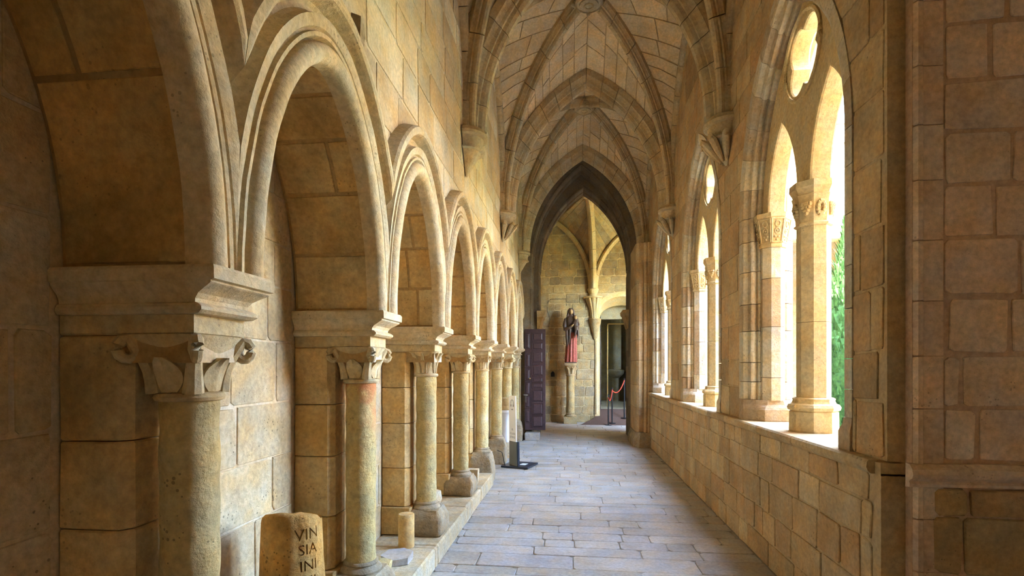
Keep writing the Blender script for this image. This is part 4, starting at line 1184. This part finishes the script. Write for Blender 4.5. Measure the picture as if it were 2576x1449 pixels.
# ------------------------------------------------------------------ font behind the sixth column
t = thing('stone_font', (-1.21, 9.66, 0), 'white round font pedestal with a brown top half hidden behind the sixth column', 'pedestal')
fx, fy = -1.21, 9.66
MB().lathe((fx, fy, 0), [(.14, 0), (.14, .10), (.12, .12), (.10, .24), (.095, .28)], 20).build('foot', 'bench', t, smooth=True, angle=35)
MB().lathe((fx, fy, 0), [(.085, .28), (.078, .5), (.078, .66), (.085, .72), (.125, .80), (.14, .82), (.14, .86)], 20).build('shaft', 'white', t, smooth=True, angle=35)
MB().lathe((fx, fy, 0), [(.14, .86), (.15, .87), (.15, .93), (.145, .94), (.15, .95), (.15, 1.06), (.14, 1.075), (.05, 1.075)], 20).build('top', 'niche', t, smooth=True, angle=35)

# ------------------------------------------------------------------ information sign
sx_, sy_ = -.95, 8.62
t = thing('information_sign', (sx_, sy_, 0), 'tall narrow pale information sign with headphone symbol on a black base', 'sign')
p_ = Vector((.60, -.80, 0)); nrm = Vector((-.80, -.60, 0)); LEAN = .03
def sg(u, v, w): q = v / 1.16; return Vector((sx_, sy_, 0)) + p_ * (u * (1 - .08 * q) - LEAN * q) + nrm * w + Vector((0, 0, v))
def sbox(u0, u1, v0, v1, w0, w1): return MB().loft([[sg(u0, v0, w0), sg(u1, v0, w0), sg(u1, v0, w1), sg(u0, v0, w1)], [sg(u0, v1, w0), sg(u1, v1, w0), sg(u1, v1, w1), sg(u0, v1, w1)]])
pn = sbox(-.115, .115, .43, 1.165, 0, .012).build('panel', 'panel', t)
sbox(-.115, .115, .045, .43, 0, .012).build('lower_panel', 'panel_dark', t)
sbox(.08, .135, .04, .43, -.035, -.001).build('spine', 'sign_black', t)
sbox(-.115, .08, .04, 1.12, -.012, -.001).build('backing', 'sign_black', t)
bx = MB()
def sbase(u, w, z_): return (-.87 + u * .96 + w * .28, 8.74 - u * .28 + w * .96, z_)
bx.loft([[sbase(a, b_, .012) for a, b_ in ((-.23, -.22), (.23, -.22), (.23, .26), (-.23, .26))], [sbase(a, b_, .04) for a, b_ in ((-.23, -.22), (.23, -.22), (.23, .26), (-.23, .26))]]).build('base_plate', 'sign_black', t)
MB().loft([[sbase(a, b_, .0) for a, b_ in ((-.20, -.19), (.20, -.19), (.20, .23), (-.20, .23))], [sbase(a, b_, .012) for a, b_ in ((-.20, -.19), (.20, -.19), (.20, .23), (-.20, .23))]]).build('base_foot', 'iron', t)
MB().loft([[sbase(a, b_, .0405) for a, b_ in ((.02, -.05), (.12, -.05), (.12, .10), (.02, .10))], [sbase(a, b_, .042) for a, b_ in ((.02, -.05), (.12, -.05), (.12, .10), (.02, .10))]]).build('paper_label', 'paper', t)
hp = MB().tube([sg(.045 * math.cos(a), 1.045 + .05 * math.sin(a) * 1.1, .0135) for a in [PI * k / 12 for k in range(13)]], .004, 6)
for s in (-1, 1): hp.tube([sg(s * .045, 1.045, .0135), sg(s * .045, 1.0, .0135)], .004, 6); hp.tube([sg(s * .040, 1.025, .0135), sg(s * .040, .988, .0135)], .008, 6)
hp.build('headphone_symbol', 'print', pn)
def stext(txt, sz, vc):
    v_, f_ = text_mesh(txt, sz, .0008, lambda v: sg(v.x, vc + v.y, .0132 + v.z)); MB().add(v_, f_).build('lettering', 'print', pn)
stext('audio', .03, .945); stext('EL', .045, .62); stext('C L A U', .05, .552); stext('S T R O', .05, .495)
MB().tube([(-1.20, 8.50, .30), (-1.13, 8.55, .26), (-1.10, 8.58, .1), (-1.08, 8.60, .012), (-.99, 8.66, .03)], .006, 6).build('cable', 'iron', t)

# ------------------------------------------------------------------ dark panelled door leaf
DXA, DXB, DZA, DZB, DY = -1.085, -.612, .215, 2.50, 12.12
t = thing('panelled_door', (.5 * (DXA + DXB), DY, DZA), 'tall dark brown panelled wooden door leaf standing open by the passage', 'door')
MB().bbox(DXA, DXB, DY, DY + .05, DZA, DZB, .006).build('leaf', 'wood', t)
def dz(py): return DZB - (py - 290) / 1045 * (DZB - DZA)
def dxx(px): return -1.145 + (px - 62) / (290 - 62) * (DXB + 1.145)
for (pa, pb, rows) in ((165, 262, [(330, 405), (430, 500), (525, 632), (660, 765), (790, 836), (850, 900), (925, 1035), (1060, 1170), (1190, 1302)]), (74, 138, [(335, 490), (550, 680), (705, 815), (840, 965), (985, 1100), (1130, 1255)])):
    for (a, b_) in rows:
        x0, x1, z0, z1 = max(dxx(pa), DXA + .015), dxx(pb), dz(b_), dz(a)
        fr_ = MB()
        for (xa, xb, za, zb_) in ((x0 - .012, x1 + .012, z1, z1 + .012), (x0 - .012, x1 + .012, z0 - .012, z0), (x0 - .012, x0, z0, z1), (x1, x1 + .012, z0, z1)):
            fr_.bbox(xa, xb, DY - .016, DY + .002, za, zb_, .004)
        f_o = fr_.build('moulding', 'wood', t)
        bq = min(.028, (x1 - x0) * .3, (z1 - z0) * .3)
        rg = lambda i, y_: [(x0 + i, y_, z0 + i), (x1 - i, y_, z0 + i), (x1 - i, y_, z1 - i), (x0 + i, y_, z1 - i)]
        MB().loft([rg(.004, DY + .001), rg(.006, DY - .003), rg(bq, DY - .013), rg(bq + .004, DY - .013)]).build('raised_panel', 'wood', f_o)
MB().bbox(dxx(146), dxx(153), DY - .010, DY + .002, DZA + .05, DZB - .5, .003).build('centre_bead', 'wood', t)
MB().ball((dxx(140), DY - .018, dz(800)), .018, 10, 8).build('knob', 'brass', t, smooth=True)
MB().bbox(dxx(78), dxx(118), DY - .016, DY + .001, dz(980), dz(965), .003).build('bolt', 'steel', t)
MB().tube([(dxx(100), DY - .02, dz(980)), (dxx(100), DY - .024, dz(1050))], .006, 6).build('bolt_handle', 'steel', t)

# ------------------------------------------------------------------ statue on its column
cx_, cy_ = -.07, 15.86
t = thing('statue_column', (cx_, cy_, 0), 'stone column with carved capital carrying the statue on the end wall', 'column')
MB().loft([[(cx_ + a * r, cy_ + b_ * r, z_) for a, b_ in ((-1, -1), (1, -1), (1, 1), (-1, 1))] for r, z_ in ((.185, 0), (.19, .01), (.19, .20), (.18, .21))]).build('plinth', 'end', t)
MB().lathe((cx_, cy_, 0), [(.165, .21), (.175, .225), (.165, .25), (.135, .265), (.13, .28), (.145, .295), (.125, .31)], 20).build('base_moulding', 'end', t, smooth=True)
MB().lathe((cx_, cy_, 0), [(.122, .305), (.122, .9), (.118, 1.40)], 20).build('shaft', 'end', t, smooth=True)
cp = MB().loft([[(cx_ + r * (1 - m_ + m_ * min(1.3, 1 / max(abs(math.cos(a)), abs(math.sin(a))))) * math.cos(a), cy_ + r * (1 - m_ + m_ * min(1.3, 1 / max(abs(math.cos(a)), abs(math.sin(a))))) * math.sin(a), z_) for a in [2 * PI * i / 24 for i in range(24)]] for r, m_, z_ in ((.13, 0, 1.40), (.14, 0, 1.42), (.125, .0, 1.44), (.135, .3, 1.56), (.165, .8, 1.68), (.185, 1, 1.70), (.185, 1, 1.765), (.18, 1, 1.77))]).build('capital', 'capital', t, smooth=True, angle=40)
for k in range(8):
    a = 2 * PI * (k + .5) / 8; d = Vector((math.cos(a), math.sin(a), 0)); b0 = Vector((cx_, cy_, 0))
    MB().tube([b0 + d * .132 + Vector((0, 0, 1.46)), b0 + d * .145 + Vector((0, 0, 1.56)), b0 + d * .19 + Vector((0, 0, 1.64)), b0 + d * .205 + Vector((0, 0, 1.61)), b0 + d * .185 + Vector((0, 0, 1.59))], [.03, .03, .024, .018, .01], 7).build('leaf', 'capital', cp, smooth=True)

t = thing('statue', (cx_ + .02, cy_, 1.775), 'painted statue of a standing robed woman in a red gown holding a child', 'statue')
MB().bbox(cx_ - .16, cx_ + .18, cy_ - .13, cy_ + .13, 1.772, 1.80, .006).build('base', 'robe', t)
def body_ring(c, rx, ry, z_, n=40, fold=0.0, ph=0.0, nf=9):
    return [(c[0] + (rx + fold * math.sin(nf * a + ph)) * math.cos(a), c[1] + (ry + fold * math.sin(nf * a + ph)) * math.sin(a), z_) for a in [2 * PI * i / n for i in range(n)]]
gx = cx_ + .03
# gown: flares and sways to the viewer's left at the hem
g = [(.00, -.02, .175, .13, .016), (.12, -.015, .168, .125, .016), (.35, -.005, .155, .118, .015), (.6, .005, .145, .112, .013), (.8, .01, .135, .108, .010), (.95, .01, .125, .10, .006)]
MB().loft([body_ring((gx + dx, cy_), rx, ry, 1.80 + z_, 56, fo, .8 + z_, 11) for (z_, dx, rx, ry, fo) in g]).build('gown', 'gown', t, smooth=True, angle=60)
# mantle over the shoulders, open in front, with the torso, veil and both arms in one surface
tm = MB()
tor = [(.86, .01, .135, .108), (.95, .0, .15, .115), (1.08, -.01, .165, .12), (1.20, -.015, .168, .115), (1.30, -.02, .15, .10), (1.345, -.02, .09, .08), (1.375, -.02, .058, .06), (1.40, -.02, .055, .06)]
tm.loft([body_ring((gx + dx, cy_), rx, ry, 1.80 + z_, 28, .004, z_ * 3, 7) for (z_, dx, rx, ry) in tor])
hd = Vector((gx - .015, cy_ - .015, 1.80 + 1.475))
tm.ball(hd, .085, 18, 12, (.86, .95, 1.22))                                                  # head
tm.tube([hd + Vector((0, .02, .09)), hd + Vector((-.01, .055, .02)), hd + Vector((-.03, .07, -.12)), hd + Vector((-.05, .08, -.3)), hd + Vector((-.04, .06, -.5))], [.055, .095, .105, .12, .10], 14)   # veil down the back
for s in (-1, 1):                                                                            # veil edges beside the face
    tm.tube([hd + Vector((s * .02, -.01, .10)), hd + Vector((s * .075, -.02, .03)), hd + Vector((s * .088, -.015, -.08)), hd + Vector((s * .11, -.02, -.2))], [.03, .032, .03, .03], 8)
sh = Vector((gx, cy_, 1.80))
tm.tube([sh + Vector((-.16, 0, 1.26)), sh + Vector((-.20, -.03, 1.08)), sh + Vector((-.19, -.10, .96)), sh + Vector((-.06, -.16, 1.0)), sh + Vector((.04, -.17, 1.06))], [.06, .062, .055, .045, .03], 10)   # right arm
tm.tube([sh + Vector((.14, 0, 1.26)), sh + Vector((.19, -.03, 1.10)), sh + Vector((.18, -.10, .98)), sh + Vector((.12, -.16, .97))], [.06, .06, .052, .035], 10)                                   # left arm under the child
tm.tube([sh + Vector((-.13, -.05, 1.0)), sh + Vector((-.13, -.06, .75)), sh + Vector((-.10, -.06, .45)), sh + Vector((-.09, -.05, .25))], [.06, .055, .04, .015], 8)                              # hanging mantle fold
tm.tube([sh + Vector((-.04, -.11, .95)), sh + Vector((-.05, -.115, .7)), sh + Vector((-.06, -.11, .5))], [.03, .025, .01], 8)
fg = tm.build('figure', 'robe', t, smooth=True, angle=70)
md = fg.modifiers.new('r', 'REMESH'); md.mode = 'VOXEL'; md.voxel_size = .011
bpy.context.view_layer.update()
nm_ = bpy.data.meshes.new_from_object(fg.evaluated_get(bpy.context.evaluated_depsgraph_get())); fg.modifiers.clear()
nm_.polygons.foreach_set('use_smooth', [True] * len(nm_.polygons)); fg.data = nm_
fm = MB().ball(hd + Vector((.005, -.05, -.005)), .062, 16, 12, (.86, .75, 1.22))              # face mask set into the veil
fm.ball(hd + Vector((.006, -.098, -.012)), .012, 8, 6, (.8, 1, 1.6))                          # nose
fm.ball(hd + Vector((.006, -.093, -.043)), .014, 8, 5, (1.3, .6, .45))                        # mouth
for s in (-1, 1): fm.ball(hd + Vector((.005 + s * .024, -.088, .008)), .010, 8, 5, (1.2, .7, .6))
fm.build('face', 'flesh', t, smooth=True)
MB().tube([sh + Vector((-.02, -.17, 1.02)), sh + Vector((.03, -.185, 1.06)), sh + Vector((.07, -.19, 1.10))], [.022, .024, .012], 8).build('hand', 'flesh', t, smooth=True)
ch = thing('child_figure', sh + Vector((.13, -.12, .92)), 'small robed child held on the arm of the statue', 'statue')
cc = sh + Vector((.13, -.13, 0))
cm = MB().loft([body_ring((cc.x + dx, cc.y), rx, ry, cc.z + z_, 18, .003, 0, 5) for (z_, dx, rx, ry) in ((.80, .02, .02, .02), (.82, .02, .055, .05), (.95, .01, .07, .065), (1.08, 0, .075, .06), (1.18, -.01, .07, .05), (1.215, -.01, .035, .035), (1.24, -.01, .028, .03))])
cm.tube([cc + Vector((-.05, 0, 1.16)), cc + Vector((-.08, -.05, 1.10)), cc + Vector((-.06, -.08, 1.14))], [.028, .024, .016], 8)
cm.tube([cc + Vector((.055, 0, 1.16)), cc + Vector((.075, -.04, 1.06)), cc + Vector((.04, -.07, 1.03))], [.028, .024, .016], 8)
cm.tube([cc + Vector((-.01, -.03, .92)), cc + Vector((-.02, -.06, .80)), cc + Vector((-.03, -.05, .70))], [.035, .03, .018], 8)
cm.tube([cc + Vector((.05, -.03, .92)), cc + Vector((.06, -.05, .78)), cc + Vector((.05, -.05, .68))], [.035, .03, .018], 8)
cm.build('body', 'robe', ch, smooth=True, angle=70)
MB().ball(cc + Vector((-.01, -.005, 1.295)), .052, 14, 10, (.9, .95, 1.18)).build('head', 'flesh', ch, smooth=True)
MB().ball(cc + Vector((-.012, .012, 1.31)), .053, 14, 10, (.93, .92, 1.12)).build('hair', 'robe', ch, smooth=True)

# ------------------------------------------------------------------ rope barrier, ramp, doorway and the room beyond
pp = [(1.0, 15.40, .87), (1.12, 15.60, 1.02), (1.50, 16.0, 1.17)]
for i, (px, py, h) in enumerate(pp):
    t = thing('barrier_post', (px, py, 0), ['leftmost black rope barrier post before the doorway', 'middle black rope barrier post before the doorway', 'rightmost black rope barrier post before the doorway'][i], 'post', 'rope barrier posts')
    zb = .0 + max(0, (py - 15.45) * .28) + .0
    MB().lathe((px, py, zb), [(.10, 0), (.10, .012), (.03, .02)], 16).build('foot', 'iron', t, smooth=True, angle=35)
    MB().lathe((px, py, zb), [(.020, .015), (.020, h - .02), (.026, h - .015), (.026, h), (.01, h + .008)], 10).build('pole', 'iron', t, smooth=True, angle=35)
for i in range(2):
    a, b_ = pp[i], pp[i + 1]; za, zb = a[2] - .08 + max(0, (a[1] - 15.45) * .28), b_[2] - .06 + max(0, (b_[1] - 15.45) * .28)
    pts = [(a[0] + .0 + (b_[0] - a[0]) * k / 10, a[1] - .03 + (b_[1] - a[1]) * k / 10, za + (zb - za) * k / 10 - .72 * (k / 10) * (1 - k / 10)) for k in range(11)]
    o = MB().tube(pts, .014, 6).build('barrier_rope', 'rope', smooth=True, origin=pts[0]); tag(o, ['short red rope between the two left barrier posts', 'drooping red rope between the middle and right barrier posts'][i], 'rope', 'red barrier ropes')
t = thing('doorway_ramp', (1.1, 15.9, 0), 'dark brown carpeted ramp rising to the far doorway', 'ramp')
MB().loft([[(.22, 15.42, .006), (1.46, 15.42, .006), (1.9, 15.9, .006), (DX1, 16.85, .006), (DX0, 16.85, .006), (.6, 16.0, .006)], [(.22, 15.44, .010), (1.46, 15.44, .010), (1.9, 15.95, .14), (DX1, 16.85, .36), (DX0, 16.85, .36), (.62, 16.0, .15)]]).build('surface', 'ramp', t)
dl = thing('door_2', (DX0 + .05, 16.75, .34), 'old dark wooden door leaf folded back inside the far doorway', 'door'); dl['kind'] = 'structure'
MB().bbox(DX0 + .0, DX0 + .055, 16.70, 17.45, .36, 3.25, .008).build('leaf', 'oldwood', dl)
for zz in (.5, 1.25, 2.0, 2.75): MB().bbox(DX0 + .055, DX0 + .068, 16.75, 17.40, zz, zz + .10, .004).build('rail', 'oldwood', dl)
for zz in (.62, 1.37, 2.12): MB().bbox(DX0 + .055, DX0 + .066, 16.80, 17.35, zz + .08, zz + .52, .01).build('raised_panel', 'oldwood', dl)
rm = MB().box(.2, 4.0, 16.86, 21.6, .30, .36).box(.0, .2, 16.86, 21.6, .3, 5).box(4.0, 4.2, 16.86, 21.6, .3, 2.6).box(4.0, 4.2, 16.86, 21.6, 3.6, 5).box(4.0, 4.2, 16.86, 18.9, 2.6, 3.6).box(4.0, 4.2, 19.7, 21.6, 2.6, 3.6).box(DX0 - .3, DX1 + .3, 16.88, 17.0, 3.14, 4.8).box(.0, 4.2, 21.4, 21.6, .3, 5).box(.0, 4.2, 16.86, 21.6, 4.8, 5).build('wall_inner_room', 'dim'); struct(rm, 'dim stone room beyond the far doorway')  # side-wall opening is unseen, added to let sky light into the room
t = thing('inner_door_frame', (1.65, 17.9, .36), 'thin gilded frame of the inner glass door in the far doorway', 'frame')
MB().bbox(1.12, 1.155, 17.9, 17.94, .36, 3.10, .004).build('upright', 'brass', t); MB().bbox(1.12, 2.4, 17.9, 17.94, 3.06, 3.10, .004).build('top_bar', 'brass', t)
t = thing('room_shaft', (1.66, 21.2, .36), 'grey half column with bowl-shaped bracket in the room beyond', 'column')
MB().lathe((1.66, 21.3, 0), [(.22, 1.55), (.22, 4.7)], 16).build('shaft', 'dim', t, smooth=True, angle=40)
MB().lathe((1.66, 21.3, 0), [(.05, 1.22), (.18, 1.28), (.32, 1.42), (.34, 1.55), (.24, 1.58)], 20).build('bracket', 'dim', t, smooth=True, angle=40)
MB().lathe((1.66, 21.2, 0), [(.17, .36), (.15, .42), (.14, 1.2), (.16, 1.25)], 16).build('pedestal', 'dim', t, smooth=True, angle=40)
t = thing('altarpiece', (2.35, 21.2, .36), 'dark red carved altarpiece in the room beyond the doorway', 'altar')
MB().bbox(2.05, 2.9, 21.15, 21.38, 1.5, 3.4, .02).build('panel', 'altar', t); MB().bbox(2.0, 2.95, 20.9, 21.38, .36, 1.45, .02).build('table', 'oldwood', t)
for xx in (2.12, 2.45, 2.78): MB().lathe((xx, 21.1, 0), [(.05, 1.5), (.04, 1.6), (.04, 3.1), (.06, 3.2)], 10).build('colonnette', 'altar', t, smooth=True)

# ------------------------------------------------------------------ courtyard
cg = MB().box(XO, 20.5, 3.4, PASS_Y1 - .4, -.3, -.03).build('ground', 'gravel'); struct(cg, 'courtyard ground outside the windows, pale gravel chosen to bounce light inside', 'ground')  # gravel picked pale so the ground bounces sunlight into the gallery
lw = MB().box(5.5, 18.0, 5.2, 11.6, -.03, .02).build('lawn', 'grass'); struct(lw, 'green courtyard lawn beyond the windows', 'lawn')
ow = MB().box(20.0, 20.5, 3.4, PASS_Y1 - .4, -.3, 4.6).box(7.4, 20.5, 2.9, 3.4, -.3, 4.6).build('wall_courtyard', 'wall_r'); struct(ow, 'sunlit stone walls around the courtyard')
def cypress(x, y, h, r, label):
    t = thing('cypress_tree', (x, y, 0), label, 'tree')
    MB().lathe((x, y, -.03), [(.08, 0), (.07, .5), (.05, h * .5)], 8).build('trunk', 'bark', t, smooth=True)
    rg = random.Random(int(x * 10)); mb = MB()
    rings = []
    for k in range(16):
        q = k / 15; rr = r * math.sin(PI * min(1, .12 + q * .88)) ** .6 * (1.0 if q < .35 else (1 - (q - .35) / .65) ** .7 + .02)
        rings.append(ring_noise((x, y), rr * .8, .3 + (h - .3) * q, 16, rr * .25, x))
    mb.loft(rings)
    for k in range(2600):
        q = rg.random() ** 1.2; rr = r * math.sin(PI * min(1, .12 + q * .88)) ** .6 * (1.0 if q < .35 else (1 - (q - .35) / .65) ** .7 + .02)
        a = rg.uniform(0, 2 * PI); p = Vector((x + rr * rg.uniform(.75, 1.08) * math.cos(a), y + rr * rg.uniform(.75, 1.08) * math.sin(a), .25 + (h - .3) * q))
        up = Vector((math.cos(a) * .35 + rg.uniform(-.2, .2), math.sin(a) * .35 + rg.uniform(-.2, .2), 1)).normalized() * rg.uniform(.10, .22); sd = Vector((-math.sin(a), math.cos(a), 0)) * rg.uniform(.015, .035)
        mb.add([p - sd, p + sd, p + up], [(0, 1, 2)])
    f = mb.build('foliage', 'cypress', t); f['kind'] = 'stuff'
cypress(4.75, 10.0, 4.2, .55, 'green cypress seen between the nearest colonnette and the corner pier')

o = rough_up(MB().loft([[(XW - .02, 2.78 + a, 3.41 + b_) for a, b_ in ((-.05, -.10), (.02, -.13), (.05, -.02), (.045, .07), (-.03, .10))], [(XW + .045, 2.78 + a * .6, 3.42 + b_ * .7) for a, b_ in ((-.05, -.10), (.02, -.13), (.05, -.02), (.045, .07), (-.03, .10))]]), .008, 20).build('broken_stub', 'base', origin='base'); tag(o, 'small broken stone stub projecting from the wall beside the largest niche arch', 'stone')
